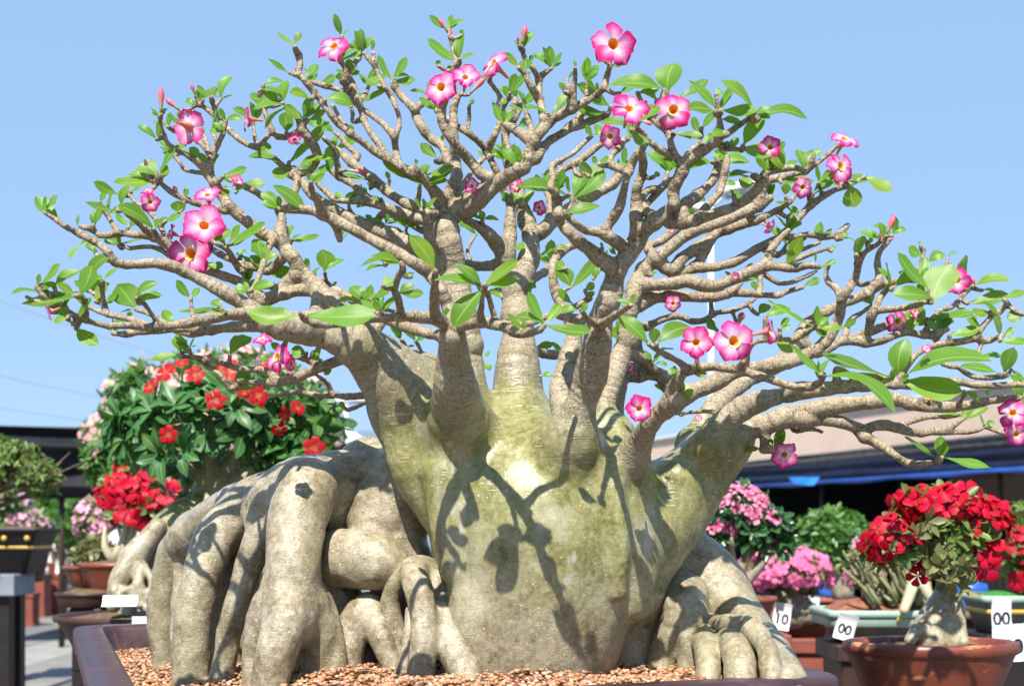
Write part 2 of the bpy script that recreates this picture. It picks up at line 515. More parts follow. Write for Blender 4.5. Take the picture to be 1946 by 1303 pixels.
n.color(n.mix(n.math('MULTIPLY', n.step(stv, 0.4, 0.9), 0.55), tcx, (0.5, 0.07, 0.02))).rough(0.6); MAT['throat'] = n.m
n = NB('flower tube')
sp = n.n.new('ShaderNodeSeparateXYZ'); n.L(n.tc('Generated'), sp.inputs[0])
n.color(n.ramp(sp.outputs[2], [(0.0, (0.36, 0.34, 0.08)), (0.2, (0.68, 0.28, 0.12)), (0.8, (0.76, 0.24, 0.2)), (1, (0.75, 0.2, 0.35))])).rough(0.5)
n.translucent((0.8, 0.25, 0.2), 0.25); MAT['flower tube'] = n.m
n = NB('bud')
sp = n.n.new('ShaderNodeSeparateXYZ'); n.L(n.tc('Generated'), sp.inputs[0])
n.color(n.ramp(sp.outputs[2], [(0.0, (0.20, 0.26, 0.05)), (0.35, (0.42, 0.34, 0.14)), (0.55, (0.74, 0.20, 0.20)), (1, (0.60, 0.02, 0.10))])).rough(0.45); MAT['bud'] = n.m

# ------------------------------------------------------------------ the bonsai: swollen trunk and roots
GZ = CZ - 0.292                    # gravel level at the tree
tree = link('desert_rose_tree', None, loc=(0.06, D0, GZ))
tag(tree, 'large old desert rose with swollen green trunk, knuckled grey roots and pink flowers', 'bonsai tree')
TINV = Matrix.Translation(-Vector((0.06, D0, GZ)))
TO = np.array((0.06, D0, GZ))

def px(rows, step=0.02):
    """rows of (x px, y px, radius px, depth offset mm) -> resampled (x,y,z,r) world rows"""
    out = []
    for x, y, r, v in rows:
        p = P(x, y, v); out.append((p[0], p[1], p[2], r * p[1] / F))
    return catmull(out, step)

def body(name, specs, h, mat, amp=0.004, ph=0.0, ws=22.0, parent=None, org=TO):
    paths = [(px(rows), k, 0.0) for k, rows in specs]
    V, Q, ex = sdf_body(paths, h, amp=amp, ph=ph, ws=ws, fineamp=amp*0.32)
    me = mesh(name, V - org, Q, True, mat)
    return link(name, me, None, parent)

CAUDEX = [
 (0.05, [(998,938,152,15),(1012,975,190,0),(1020,1010,202,0),(1030,1080,196,0),(1022,1185,168,-8),(1032,1258,130,-10),(1038,1330,85,0)]),
 (0.06, [(1085,1030,120,-20),(1180,1010,108,0),(1255,965,84,10),(1318,905,64,10),(1362,862,54,10),(1385,838,48,10)]),
 (0.05, [(1180,1020,90,-40),(1250,1000,72,0),(1292,950,62,30)]),
 (0.05, [(880,880,95,-30),(812,822,66,-20),(768,772,60,-20)]),
 (0.03, [(775,800,42,-50),(782,870,46,-60),(800,925,40,-50),(830,965,40,-40)]),
 (0.05, [(882,830,52,-70),(880,870,62,-60),(900,940,70,-60)]),
 (0.04, [(1090,850,60,-110),(1110,910,62,-105),(1125,990,60,-110)]),
 (0.035, [(1195,900,44,-70),(1188,970,38,-125),(1205,1060,36,-120),(1205,1140,38,-90)]),
 (0.03, [(1240,1000,50,-40),(1232,1090,42,-30),(1212,1180,40,20),(1205,1280,42,40)]),
 (0.04, [(985,815,60,45),(988,860,90,20)]),
 (0.02, [(1150,880,24,-150),(1170,950,22,-172),(1178,1040,20,-176),(1172,1120,18,-160)]),
 (0.02, [(1228,930,26,-70),(1240,1010,26,-78),(1232,1090,24,-60),(1222,1160,24,-20)]),
 (0.03, [(1285,910,34,-50),(1285,980,30,-45),(1258,1050,28,-30)]),
 (0.03, [(845,900,40,-120),(850,1000,34,-135),(868,1080,30,-130)]),
 (0.03, [(900,1140,48,-110),(905,1220,44,-120),(940,1290,46,-100)]),
 (0.04, [(1160,830,50,30),(1165,880,60,10)]),
]
ROOTS = [
 # big left arm with its long fingers
 [(0.03, [(800,900,62,120),(720,912,66,130),(640,925,68,100),(560,945,70,30),(505,975,48,40)]),
  (0.03, [(560,930,52,60),(470,958,48,150),(400,990,40,260),(352,1030,36,330)]),
  (0.012, [(372,1000,34,330),(334,1050,35,370),(320,1120,34,395),(310,1190,30,400),(309,1240,24,400),(314,1285,20,400)]),
  (0.022, [(480,965,50,120),(420,1012,42,90),(386,1080,38,60),(372,1160,37,45),(364,1230,36,40),(360,1300,34,30)]),
  (0.022, [(545,965,40,20),(502,1012,33,0),(470,1080,26,0),(451,1150,25,5),(432,1220,23,10),(420,1310,24,10)]),
  (0.022, [(580,930,62,-10),(565,990,56,-60),(557,1060,53,-100),(552,1130,57,-110),(548,1180,60,-120)]),
  (0.012, [(515,1150,38,-110),(498,1200,33,-110),(488,1260,29,-110),(484,1320,27,-110)]),
  (0.012, [(550,1150,44,-140),(532,1210,42,-180),(520,1270,38,-190),(512,1350,34,-190)]),
  (0.012, [(585,1150,42,-90),(604,1205,37,-80),(606,1260,33,-70),(604,1310,32,-70)]),
  (0.02, [(640,925,60,90),(650,960,40,90),(640,990,30,90)]),
  (0.010, [(350,1040,20,340),(346,1120,18,330),(340,1200,17,320),(338,1300,18,300)]),
  (0.010, [(590,1110,24,-60),(622,1160,20,-60),(636,1220,20,-70),(640,1310,22,-80)]),
  (0.008, [(536,1010,18,-90),(520,1070,15,-120),(508,1130,16,-130),(500,1180,18,-130)])],
 [(0.02, [(470,990,60,170),(440,1080,56,190),(430,1200,56,190),(430,1320,56,190)]),
  (0.02, [(560,1040,50,110),(580,1160,52,110),(580,1320,52,110)])],
 # lobes tucked behind
 [(0.03, [(840,880,100,80),(770,930,86,90),(735,990,80,80),(745,1040,66,70),(770,1060,50,60)]),
  (0.02, [(700,900,70,150),(660,960,60,160),(640,1040,50,160)]),
  (0.016, [(600,1052,40,60),(625,1058,50,20),(672,1062,58,-10),(715,1068,54,-20),(740,1074,44,-20)]),
  (0.02, [(640,1140,48,80),(660,1190,42,70),(680,1260,46,60),(680,1320,46,60)]),
  (0.02, [(760,1070,62,110),(780,1150,70,110),(790,1310,60,110)])],
 # short forked root
 [(0.012, [(728,1160,26,40),(702,1158,34,-10),(676,1186,33,-20),(662,1230,31,-30),(660,1310,30,-30)]),
  (0.012, [(700,1160,32,-10),(716,1190,27,-40),(734,1235,24,-60),(752,1290,22,-70),(760,1330,22,-70)])],
 # arched root
 [(0.012, [(838,1120,26,20),(820,1090,28,-30),(786,1084,28,-80),(796,1120,27,-130),(806,1180,28,-150),(802,1250,27,-165),(798,1350,28,-170)]),
  (0.012, [(800,1090,26,-60),(768,1092,20,-60),(748,1120,18,-50),(742,1165,20,-40),(752,1215,22,-40),(765,1270,22,-40)]),
  (0.01, [(782,1160,12,-100),(776,1215,12,-120),(768,1265,16,-130),(758,1330,17,-140)]),
  (0.014, [(832,1110,32,-60),(842,1170,33,-100),(862,1230,33,-140),(886,1290,34,-160),(900,1350,32,-170)])],
 # big right leg
 [(0.03, [(1220,1020,90,140),(1290,1070,74,120),(1345,1100,66,100),(1385,1150,56,60),(1425,1200,46,-20),(1462,1245,43,-130),(1492,1290,40,-250),(1512,1345,36,-330)]),
  (0.012, [(1290,1130,50,30),(1300,1160,46,-20),(1282,1200,34,-30),(1262,1240,30,-20),(1250,1300,28,-20)]),
  (0.010, [(1306,1160,38,-40),(1308,1205,25,-60),(1306,1260,20,-60),(1306,1310,18,-60)]),
  (0.008, [(1345,1182,16,-10),(1385,1186,20,-120),(1430,1196,22,-180),(1458,1232,21,-240),(1464,1290,20,-300)])],
 [(0.012, [(1330,1195,30,20),(1344,1228,25,-130),(1346,1265,26,-190),(1344,1315,26,-210)]),
  (0.010, [(1385,1200,24,-60),(1396,1228,29,-190),(1408,1270,32,-260),(1414,1335,33,-300)]),
  (0.012, [(1400,1190,30,40),(1380,1230,36,20),(1376,1310,36,20)])],
 # neck root between body and leg
 [(0.02, [(1225,1080,50,110),(1222,1180,44,90),(1212,1260,44,60),(1208,1320,44,60)])],
]
for i, sp_ in enumerate(ROOTS):
    body('root', sp_, 0.0046, MAT['root skin'], 0.0032, 1.3*i, 34.0, tree)
# ------------------------------------------------------------------ limbs and twigs
# each row: name parent crop r0 r1 depth-change | x,y ...   (crop a1..d4 = enlarged tile of the photograph, f = full picture)
BR = """
A - f 62 27 -110 | 808,786 768,742 720,690 668,648 612,627 560,622 508,612
A1 A b1 62 22 -60 | 1940,1080 1800,1000 1650,910 1500,830 1380,770 1250,715 1130,700 1000,710 860,700 800,620 730,560 640,510 560,470 470,420 400,370 330,325
A1b A1 b1 22 13 30 | 840,690 770,670 715,640 705,600
A2 A b1 52 18 -160 | 1900,1080 1700,1080 1560,1110 1400,1140 1250,1165 1100,1180 950,1160 800,1165 680,1135 600,1110 540,1080 480,1035
A3 A b1 55 22 60 | 1940,1150 1800,1165 1650,1180 1520,1200 1420,1225 1330,1205 1280,1195
A3b A3 b1 32 26 20 | 1560,1195 1300,1185 1150,1200 1020,1205 930,1225 840,1218
A4 A2 b1 28 20 60 | 1130,1150 960,1115 850,1090 740,1060 650,1020
A4b A4 b1 20 16 40 | 800,1100 790,1060 760,1000 700,930 650,900
A4c A4b b1 18 12 -20 | 770,1010 760,930 755,850
A5 A2 b1 22 14 60 | 1240,1150 1150,1100 1060,1060 1000,1040
A5b A2 b1 20 17 -40 | 1190,1150 1110,1060 1060,990 1020,930
A6 A2 b1 22 16 -30 | 640,1110 630,1000 590,940
A7 A2 b1 18 13 20 | 1430,1120 1420,1050 1410,960
A8 B b1 45 22 60 | 1945,990 1830,870 1700,810 1550,760 1400,690 1280,600 1200,540 1100,500 1000,490 900,480 820,490 740,495 690,455 640,440 590,430
A8b A8 b1 30 20 -20 | 1200,550 1150,490 1135,450
A8c A8 b1 28 17 -40 | 1150,490 1040,420 960,350 900,300 870,280
A8d A8 b1 22 16 40 | 1250,640 1190,600 1120,580 1050,580 960,590 900,565
A8e A8 b1 20 14 30 | 880,470 820,390 790,340
A8f A8 b1 22 15 40 | 1250,560 1180,420 1090,310 990,240 960,180
A9 B b1 34 24 70 | 1990,760 1940,740 1820,720 1740,690 1620,630 1500,560
A9b A9 b1 30 17 -60 | 1790,760 1740,700 1680,600 1600,560 1570,540
A10 B b1 48 38 -10 | 2060,560 1940,480 1850,410 1760,340 1690,270 1640,200 1580,110 1530,20
A10a A10 a1 36 14 -20 | 1555,1270 1560,1200 1600,1090 1650,990 1670,900
A10b A10 a1 34 15 -50 | 1560,1260 1470,1200 1350,1130 1260,1080 1220,1020 1190,940 1185,870
A10c A10a a1 22 12 30 | 1545,1160 1480,1060 1380,1010 1290,970 1240,940
A10d A10c a1 18 11 20 | 1545,1140 1530,1060 1505,1000
A10e A10a a1 14 11 20 | 1605,1060 1585,1010 1575,985
A10f A10 b1 28 19 -40 | 1660,310 1600,295 1480,270 1380,230 1290,190 1220,140 1170,90
A10g A10 a1 18 13 40 | 1540,1290 1420,1270 1360,1250 1330,1200 1290,1160
A11 B1 a1 42 20 60 | 2150,1300 2050,1190 1940,1110 1860,1080 1780,1040 1700,970 1620,890 1560,830 1500,790 1460,770
A11b A11 a1 24 14 -10 | 1620,890 1590,820 1570,750
A11c A11b a1 13 10 10 | 1600,780 1635,730
B A b2 78 36 40 | 640,1060 600,1000 500,900 420,820 350,740 300,660 240,590 210,520 210,440 215,370 200,300
B1 B b2 34 26 40 | 210,320 260,250 300,190 330,100 310,0
B1b B b2 32 24 -20 | 200,310 150,250 60,200 0,160 -120,110
B2 A b2 40 34 90 | 960,1110 840,1020 740,970 650,920 560,880 500,840 440,840
B3 A b2 48 38 60 | 480,930 350,900 230,930 120,960 30,930 -30,880
B3b B3 b2 34 22 50 | 250,920 180,880 100,865 30,880 -40,860
B4 B b2 16 13 20 | 350,800 290,640 275,560 270,530
B5 B2 b2 16 13 -10 | 580,880 545,830 535,770
B6 B b2 30 18 -70 | 180,500 130,560 30,850 -20,910
C1 F b2 55 34 40 | 1480,1120 1440,1000 1400,900 1320,790 1270,740 1180,690 1080,630 960,570 850,510 720,440 620,390 520,340 430,310 300,300 200,300
C1b C1 b2 40 22 -60 | 520,350 480,240 440,170 430,105
C1c C1 b2 34 32 20 | 600,400 630,470 645,525
C2 T b2 76 34 120 | 1450,740 1330,700 1250,640 1150,570 1050,500 900,450 780,400 680,350 600,300 530,260 450,200 400,140 340,60
C3 T b2 46 24 60 | 1400,420 1250,380 1150,350 1000,290 880,240 800,180 730,110 640,60 580,20
C3b C3 b2 30 20 40 | 890,245 720,240 620,235 540,170 480,110 440,40
C4 T b2 36 30 150 | 1420,480 1250,450 1130,375 980,330 900,410
C5 T b2 48 26 140 | 1420,380 1200,290 1050,210 960,140 880,70 800,10 700,-70 620,-150
C6 C2 b2 19 13 30 | 920,440 800,390 740,340 710,280
C7 C2 b2 14 11 -20 | 1130,540 1130,480 1140,440
D1 T b2 56 30 -60 | 1420,330 1400,260 1330,150 1250,60 1180,0
D1u D1 a2 54 25 -40 | 1200,1270 1180,1290 1050,1210 950,1150 850,1080 740,1000 640,920 570,840 500,740 440,660 380,590 340,540 350,480 340,410 310,350
D1v D1u a2 22 14 20 | 360,560 320,550 275,540
D2 D1u a2 44 20 30 | 1080,1240 1060,1150 1060,1100 1050,1020 1080,950 1085,880 1060,800 1030,720 980,650 930,560 900,470 890,390
D2b D2 a2 44 20 60 | 1050,1030 980,930 900,870 820,810 760,760 700,690 620,660 520,630 430,605
D2c D2b a2 28 22 -20 | 700,700 685,600 690,520 650,450
D2c2 D2c a2 22 16 20 | 690,560 750,470 790,430 800,380
D2d D1u a2 42 24 40 | 1010,1190 930,1060 870,980 820,880 790,780 750,650 715,560
D2e D2 a2 22 12 10 | 910,470 860,440 820,390
D2f D2d a2 20 13 50 | 800,760 830,710 860,630
D2g D2d a2 20 13 50 | 740,900 740,850 730,790
D2h D1u a2 24 15 60 | 720,980 650,880 610,810 590,780
D3 T a2 48 28 100 | 1500,1290 1440,1180 1400,1080 1310,1020 1250,940 1210,860 1200,810 1160,770 1100,710 1050,640 1040,610
D3b D3 a2 32 24 40 | 1205,820 1260,760 1310,715
D4 C5 a2 30 16 40 | 780,1150 700,1080 660,1020 600,980
D5 C3 a2 28 15 -30 | 640,1290 600,1110 520,1020 490,950
D6 B1 a2 40 36 -20 | 430,1260 480,1150 430,1040 370,960 340,870
D6b D6 a2 26 20 20 | 360,960 290,1000 180,1010 100,860 80,740
D6c D6b a2 20 14 20 | 150,960 40,1080 0,900
E1 T a2 52 27 20 | 1500,1330 1510,1290 1500,1200 1490,1080 1485,950 1485,850 1490,780 1530,690
E2 T a2 50 28 -80 | 1760,1350 1690,1290 1600,1180 1510,1080 1440,980 1400,890 1400,800 1430,700 1470,590 1510,470
E2b E2 a2 24 14 20 | 1500,460 1480,350 1460,260 1450,220
E3 G1 a2 36 24 -20 | 1860,1420 1820,1303 1760,1180 1720,1100 1650,1030 1590,980 1520,940 1440,880 1360,820
E3b E3 a2 15 12 -10 | 1600,970 1600,880 1600,790
E3c E3 a2 26 20 -30 | 1740,1120 1790,1000 1830,900 1850,800 1900,720
E4 G2 a2 36 20 60 | 1980,1400 1940,1300 1890,1100 1860,980 1840,880 1800,830 1830,720 1780,640 1750,600
E5 D3 a2 22 14 30 | 1440,1180 1360,1200 1350,1190
T - f 40 21 0 | 892,800 888,750 886,700 876,610 863,520 850,450 846,405
T1 T b2 84 50 -60 | 1420,360 1530,320 1640,260 1720,190 1800,120 1900,50 1960,0
P1 T1 a3 50 30 -10 | 50,1260 140,1240 200,1080 260,980 330,900 450,830 560,770 690,690
P1b P1 a3 36 20 40 | 320,920 290,880 270,800 250,700 250,600 270,560 310,530 345,505
P1c P1b a3 28 18 -20 | 255,590 210,510 180,480 140,420 130,370
P1d P1b a3 28 22 -20 | 240,740 190,640 160,580 140,540
T3 T b2 24 20 -70 | 1300,330 1220,300 1230,200 1238,120
T4 T b2 38 30 -40 | 1360,600 1300,500 1290,400 1250,310
T5 T a2 30 18 160 | 1600,1300 1640,1240 1700,1180 1740,1130
F - f 46 21 -110 | 872,805 870,775 865,735 862,690 861,640 856,622
F1 F b2 46 22 -160 | 1460,1190 1380,1120 1250,1100 1100,1095 950,1110 800,1125 650,1150 520,1160 420,1140 370,1100 350,1070
F1b F1 b2 33 25 -50 | 1100,1100 1080,980 1050,900 1070,820 1110,740
F1c F b2 46 36 100 | 1440,1240 1300,1220 1200,1190 1050,1140 900,1060 800,1000
F1e F1 b2 12 10 -10 | 960,1100 950,1060
F2 F b2 46 34 -110 | 1460,1190 1560,1160 1680,1140 1780,1150 1880,1180 1945,1205 2010,1215
F2x F2 b3 34 24 -40 | 60,1215 100,1220 200,1215 260,1190 290,1160
F2b F2 b2 28 22 -60 | 1690,1140 1690,1030 1700,900
F2c F2 b2 25 20 -10 | 1800,1150 1770,1030 1740,930
F2d F2 b3 30 22 50 | -60,1170 30,1155 100,1160 200,1140 320,1090 440,1070
F3 F1 b2 40 34 -70 | 1370,1120 1345,1050 1345,950 1350,790
F4 F1c b2 24 18 40 | 1150,1160 1050,1060 960,1040 900,1000
G - f 46 28 30 | 985,800 985,760 983,700 985,640 984,590 978,545
G1 G b2 92 36 20 | 1930,900 1890,780 1870,650 1900,500 1905,380 1910,260
G1b G1 b2 54 34 -40 | 1880,640 1800,550 1740,480 1660,420 1580,380
G1c G1 b2 44 32 60 | 1860,690 1740,720 1640,720 1540,710
G2 G b3 82 60 60 | 80,880 130,800 180,650 190,500 160,400 130,300
G2a G2 b3 56 32 60 | 230,500 300,440 360,380 430,330 560,250 720,160 820,90 835,0
G2b G2 b3 58 42 40 | 130,310 90,200 50,80 20,-60
G3 G b3 40 26 180 | 60,1000 200,830 300,760 350,700
G4 G b2 20 15 150 | 1700,900 1610,680 1590,600 1650,490
G5 G2 b3 30 22 80 | 250,500 330,330 320,200 280,150
P5 G2b a3 42 28 -10 | 20,1200 0,1050 20,900 60,800 75,735
P5b P5 a3 30 22 -10 | 10,980 80,870 110,800 110,760
P5c P1 a3 40 30 70 | 190,1060 120,990 60,950 0,920
P5d P1 a3 30 22 30 | 195,1060 190,960 170,870 150,820
H - c3 178 88 -70 | 430,900 465,790 510,640 580,450 630,300 660,150 690,0
H0b H c3 100 66 60 | 470,640 410,430 440,270 490,100 520,-50
H1 H b3 112 60 -30 | 670,1290 700,1130 770,970 800,850 830,750 900,650 960,560 1000,480
H1a H1 b3 66 34 -40 | 820,740 730,690 650,620 560,550 480,480 420,410 390,340 380,250 370,180
H1b H1 b3 52 25 -60 | 940,590 850,560 770,510 700,470 600,460 520,410 470,370 440,320
H1b2 H1b b3 36 30 -30 | 720,470 790,380 840,300 870,200 890,100 920,0 980,-110 1020,-150
H1c H1 b3 52 32 -20 | 960,520 970,400 965,250 980,130 1010,50 1020,-40 1010,-120
H1d H1 b3 62 48 -40 | 990,480 1100,400 1200,320 1250,260 1240,180 1270,100 1310,20
H1du H1d a3 52 28 -40 | 1290,1290 1330,1200 1430,1140 1520,1080 1580,1020 1590,940 1575,840
H1dv H1du a3 30 24 -10 | 1590,1010 1640,990 1720,930 1820,865
H1dw H1du a3 25 19 10 | 1560,1060 1620,1090 1680,1100 1750,1110
H1dx H1d a3 42 20 -30 | 1320,1220 1220,1150 1130,1100 1060,1040 1010,980 960,950
H1dy H1dx a3 32 20 20 | 1250,1170 1230,1090 1210,1000 1150,940 1080,880
H1dz H1du a3 22 14 40 | 1330,1200 1350,1130 1420,1080 1450,1000
H1e H1d b3 46 34 -20 | 1220,400 1370,390 1500,350 1620,310 1720,270 1830,190 1900,100 1920,30
H1e2 H1e a4 32 24 -10 | 10,1320 30,1280 120,1255 250,1240 330,1270
H1f H1d b3 34 28 50 | 1000,250 1060,160 1130,150 1220,100 1300,60
H1g H1c b3 30 24 60 | 1000,340 1060,250 1120,180 1170,130 1200,30
H6 H b3 36 24 -150 | 720,1240 700,1170 780,1110 870,1050 930,1010
H6b H6 b3 28 18 -40 | 700,1180 620,1120 570,1060 560,1040
H11 H1 b3 36 26 60 | 400,1080 480,1040 560,1000 620,960
H12 H0b b3 40 34 60 | 440,1060 380,930 350,800 370,670 440,600 520,560
K - c3 66 76 60 | 680,740 740,510 800,300 850,150 910,20
H2 K b3 76 36 0 | 880,1180 930,1000 950,860 1050,720 1150,640 1250,560 1380,470 1500,430 1620,390 1750,330 1870,280 1960,220
H2b H2 b3 34 28 40 | 1050,580 1150,540 1260,450 1330,420
H3 K b3 72 30 -20 | 900,1150 940,960 990,870 1100,860 1250,850 1350,830 1450,860 1560,870 1660,830 1780,780 1870,740 1960,720 2060,735 2150,735 2240,715 2320,730
H4 K b3 86 20 40 | 880,1180 930,1060 1000,1000 1120,950 1260,940 1400,950 1550,950 1680,920 1750,920 1880,930 2000,940 2100,905 2200,880
H4b H4 b3 26 20 10 | 1640,930 1700,890 1740,850
H5 R b3 40 16 40 | 980,1200 1050,1170 1150,1120 1280,1090 1380,1130 1480,1120 1550,1070 1680,1050 1780,1010 1850,960
H5b H5 b3 22 18 10 | 1530,1090 1525,1040 1520,980
H7 H2 b3 56 34 60 | 1150,700 1230,760 1300,670 1420,590 1500,530 1560,480 1700,430 1850,380 1960,340
H8 H4 b3 44 30 30 | 1200,880 1280,790 1400,730 1440,680 1480,600 1540,500 1600,430 1680,350 1760,280
H8a H8 b3 44 24 20 | 1420,740 1500,735 1600,720 1720,680 1850,600 1945,550 2040,500 2140,400 2240,290 2330,220 2460,145
H8b H8a b4 26 23 20 | 200,510 350,490 450,505 540,500 600,460 640,420
H8c H3 b4 30 26 20 | 20,720 70,610 130,530 200,460
H9a H8a b4 20 16 60 | 60,640 180,620 300,600 430,550
H9b H3 b4 22 17 60 | 100,740 200,700 300,660 400,620 500,590
H9c H4 b4 22 16 60 | 0,790 50,800 130,850 230,840 330,800 410,760
H9d H9a b4 18 14 20 | 110,660 140,640 190,560 
H10a H2 b4 30 20 30 | -60,400 0,370 100,320 200,260 260,190
H10b H10a b4 18 14 20 | 120,330 180,355 240,370
H10c H8a b4 22 17 -20 | 370,260 360,200 350,130
H10d H8a b4 18 14 -20 | 440,200 440,150 430,110
H13 H1e b3 50 34 60 | 1310,290 1420,200 1500,130 1560,40 1580,-60
H14 H1e b3 36 28 40 | 1400,360 1500,270 1580,180 1610,80 1630,0 1640,-80
H15 H2 b4 34 24 -20 | -20,260 30,110 180,60 300,30
R - c3 58 36 60 | 820,760 830,560 850,400 880,300 980,290 1100,285 1200,310 1260,330
R2 K c3 45 34 80 | 900,120 960,140 1030,180 1100,240 1180,270
P2 P1 a3 46 28 40 | 230,1180 260,1120 330,1040 430,980 520,900 570,840 610,810
P2b P2 a3 34 26 20 | 500,960 560,930 640,890 740,860
P3 H1a a3 36 28 60 | 330,1390 370,1300 450,1240 560,1180 650,1110 750,1030
P3b P3 a3 28 18 40 | 330,1300 340,1240 400,1190 480,1150 550,1090 600,1040 640,1010
P4 H1b2 a3 30 20 60 | 900,1270 770,1210 820,1110 850,1060 910,1030
P4b P4 a3 22 16 20 | 850,1130 860,1080 880,1020
P6 P1 a3 32 18 -20 | 490,810 495,760 510,650 520,540 515,505
P6b P6 a3 20 15 -10 | 495,770 460,640 455,590
P6c P1 a3 18 11 10 | 600,750 600,700 605,610
P6d P1 a3 28 22 -20 | 680,720 730,650 755,560 772,500
P7 G2a b3 34 28 30 | 600,240 640,200 700,170 800,110 880,0
M - c3 112 70 -110 | 915,1060 920,1010 945,900 1000,770 1080,630 1180,535 1270,465
M1 M c3 66 34 -60 | 1210,510 1250,380 1300,280 1370,240 1420,215
M1a M1 c3 36 21 -40 | 1360,245 1280,180 1200,140 1130,100 1090,70
M1b M1 c3 36 30 -90 | 1380,240 1500,220 1600,225 1720,240 1850,280 1945,310 2050,345 2150,370 2250,370 2330,340
M1b2 M1b c4 22 18 -30 | 420,350 455,310 462,280
M1c M1b c3 22 17 -20 | 1680,235 1720,215 1760,185
M1d M1b b4 26 20 -30 | -60,1290 250,1260 340,1210 410,1170
M2 M c3 76 44 -10 | 1250,510 1350,420 1480,370 1600,310 1700,260 1850,225 1945,225 2050,200 2190,150 2310,90 2400,0
M2a M2 b4 42 26 -30 | 480,1290 520,1220 580,1100 600,970 650,890 700,800 720,700 705,640
M2b M2a b4 30 18 30 | 600,980 560,890 500,840 480,770 500,730
M2c M2a b4 28 16 -20 | 715,690 750,650 800,590 850,570 890,530
M2d M2a b4 18 12 10 | 690,850 740,860 790,850
N - c3 112 34 -90 | 1490,840 1520,770 1580,680 1680,580 1800,505 1945,455 2050,430 2160,400 2300,390 2500,370 2700,360 2880,350
Na N c4 30 24 -20 | 560,240 650,280 800,290 980,310
N1 - c3 96 28 -40 | 1600,830 1680,750 1780,690 1945,640 2050,600 2160,565 2290,530 2490,500 2690,480 2890,460 2990,490 3140,515 3340,515 3490,490 3640,460 3790,450
N1b N1 c4 18 14 -20 | 1450,510 1480,470 1500,430
N1c N1 c4 22 15 30 | 240,690 300,690 380,680 450,700
N1d N1 c4 40 30 -10 | 30,640 30,760 20,830 60,830 120,850
N2 N1 c4 62 20 40 | 200,620 280,610 400,600 550,620 680,660 760,690 830,660 930,650 1050,690 1180,710 1330,690 1430,650 1500,600
N2b N2 c4 44 22 -40 | 720,680 770,740 850,780 930,830 1000,880 1080,930 1200,940 1310,920
N2c N2 c4 24 18 40 | 980,660 1040,650 1150,610 1250,590 1380,590 1480,570
N2d N2 c4 22 16 20 | 1300,700 1400,705 1500,705 1600,690 1660,660
N3 - c3 84 36 120 | 1400,800 1430,700 1550,520 1680,400 1800,310 1945,230 2090,150 2240,-95 2390,-195 2540,-265 2670,-320 2740,-400
N3a N3 b4 34 20 20 | 800,950 850,885 920,850 1050,830 1180,830
N3b N3 b4 32 17 -10 | 840,900 870,850 870,750 860,690 880,610 940,540 970,490
N4 N3 b4 44 24 60 | 420,1360 560,1290 700,1250 850,1190 1000,1130 1100,1060 1180,1010
N5 N4 b4 42 26 -10 | 640,1300 830,1290 950,1250 1080,1210 1200,1230 1320,1230
N6 N4 b4 34 24 -60 | 770,1290 800,1180 820,1080 860,1050 980,1040 1100,1020 1240,980
N6b N6 b4 26 19 -10 | 820,1090 860,1000 900,930 950,880
N6c N4 b4 22 16 50 | 620,1280 650,1130 740,1070 820,1010
N7 N b4 36 24 20 | 1000,1560 1130,1390 1280,1310 1400,1290 1550,1260 1630,1180 1700,1100 1770,1050 1820,1000
N7b N7 b4 26 22 -10 | 1590,1260 1660,1275 1720,1260 1770,1240
N7c N5 b4 28 22 -10 | 1270,1240 1300,1215 1380,1190
N7d N5 b4 24 16 60 | 1200,1220 1310,1060 1400,1030 1480,960 1540,880 1570,830
N8 N5 c4 26 20 20 | 1300,60 1350,200 1450,220 1520,270 1600,300 1700,300 1790,290
N9 N c4 34 28 40 | 1200,360 1420,330 1550,350 1700,360 1850,355 1960,350
N10 N3 b4 20 14 60 | 1050,830 1150,760 1190,690 1200,600
N11 N3a b4 20 14 60 | 1150,830 1300,780 1370,720 1380,660
Q1 A c2 46 26 120 | 680,150 620,180 520,220 400,270 280,320 180,340 60,340 -60,330 -130,385
Q1b Q1 c1 28 13 -20 | 1760,380 1690,380 1640,290 1560,230 1480,180 1410,130 1400,80
Q1c Q1 c2 26 18 40 | 200,330 100,250 -60,240 -170,215 -320,165 -470,150 -530,140
Q1d Q1 c2 24 16 40 | 520,230 420,180 330,150 230,140
Q2 A c2 30 18 200 | 900,400 830,430 700,440 590,430 500,440 380,410 300,410 220,420 120,450
Q2b Q2 c2 22 16 -20 | 600,420 560,350 500,300 470,280
Q2c Q2 c2 19 14 10 | 390,405 330,340 230,250
Q3 A c2 19 15 60 | 880,470 830,490 760,520 700,540 680,520
Q4 T c2 34 26 160 | 1420,170 1300,150 1150,110 1050,95 940,75
Q4b Q4 c2 12 9 -10 | 1140,100 1130,60 1100,20
Q4c Q4 c2 12 9 -10 | 1250,130 1240,90 1205,30
Q5 T c2 32 26 180 | 1400,330 1220,280 1150,220 1070,180 980,160
Q6 G c3 40 32 160 | 150,100 240,110 330,130 420,130
Q7 R c3 24 18 40 | 1120,300 1160,350 1180,400 1200,430
Q8 N c3 20 14 40 | 1560,560 1460,550 1340,560 1300,580
"""
TILE = {r + str(c + 1): (x0, y0) for r, y0 in zip('abcd', (0, 320, 640, 968)) for c, x0 in enumerate((0, 480, 960, 1446))}
SC = 3.89
def tile(crop, x, y):
    if crop == 'f': return float(x), float(y)
    x0, y0 = TILE[crop]
    return x0 + x / SC, y0 + y / SC

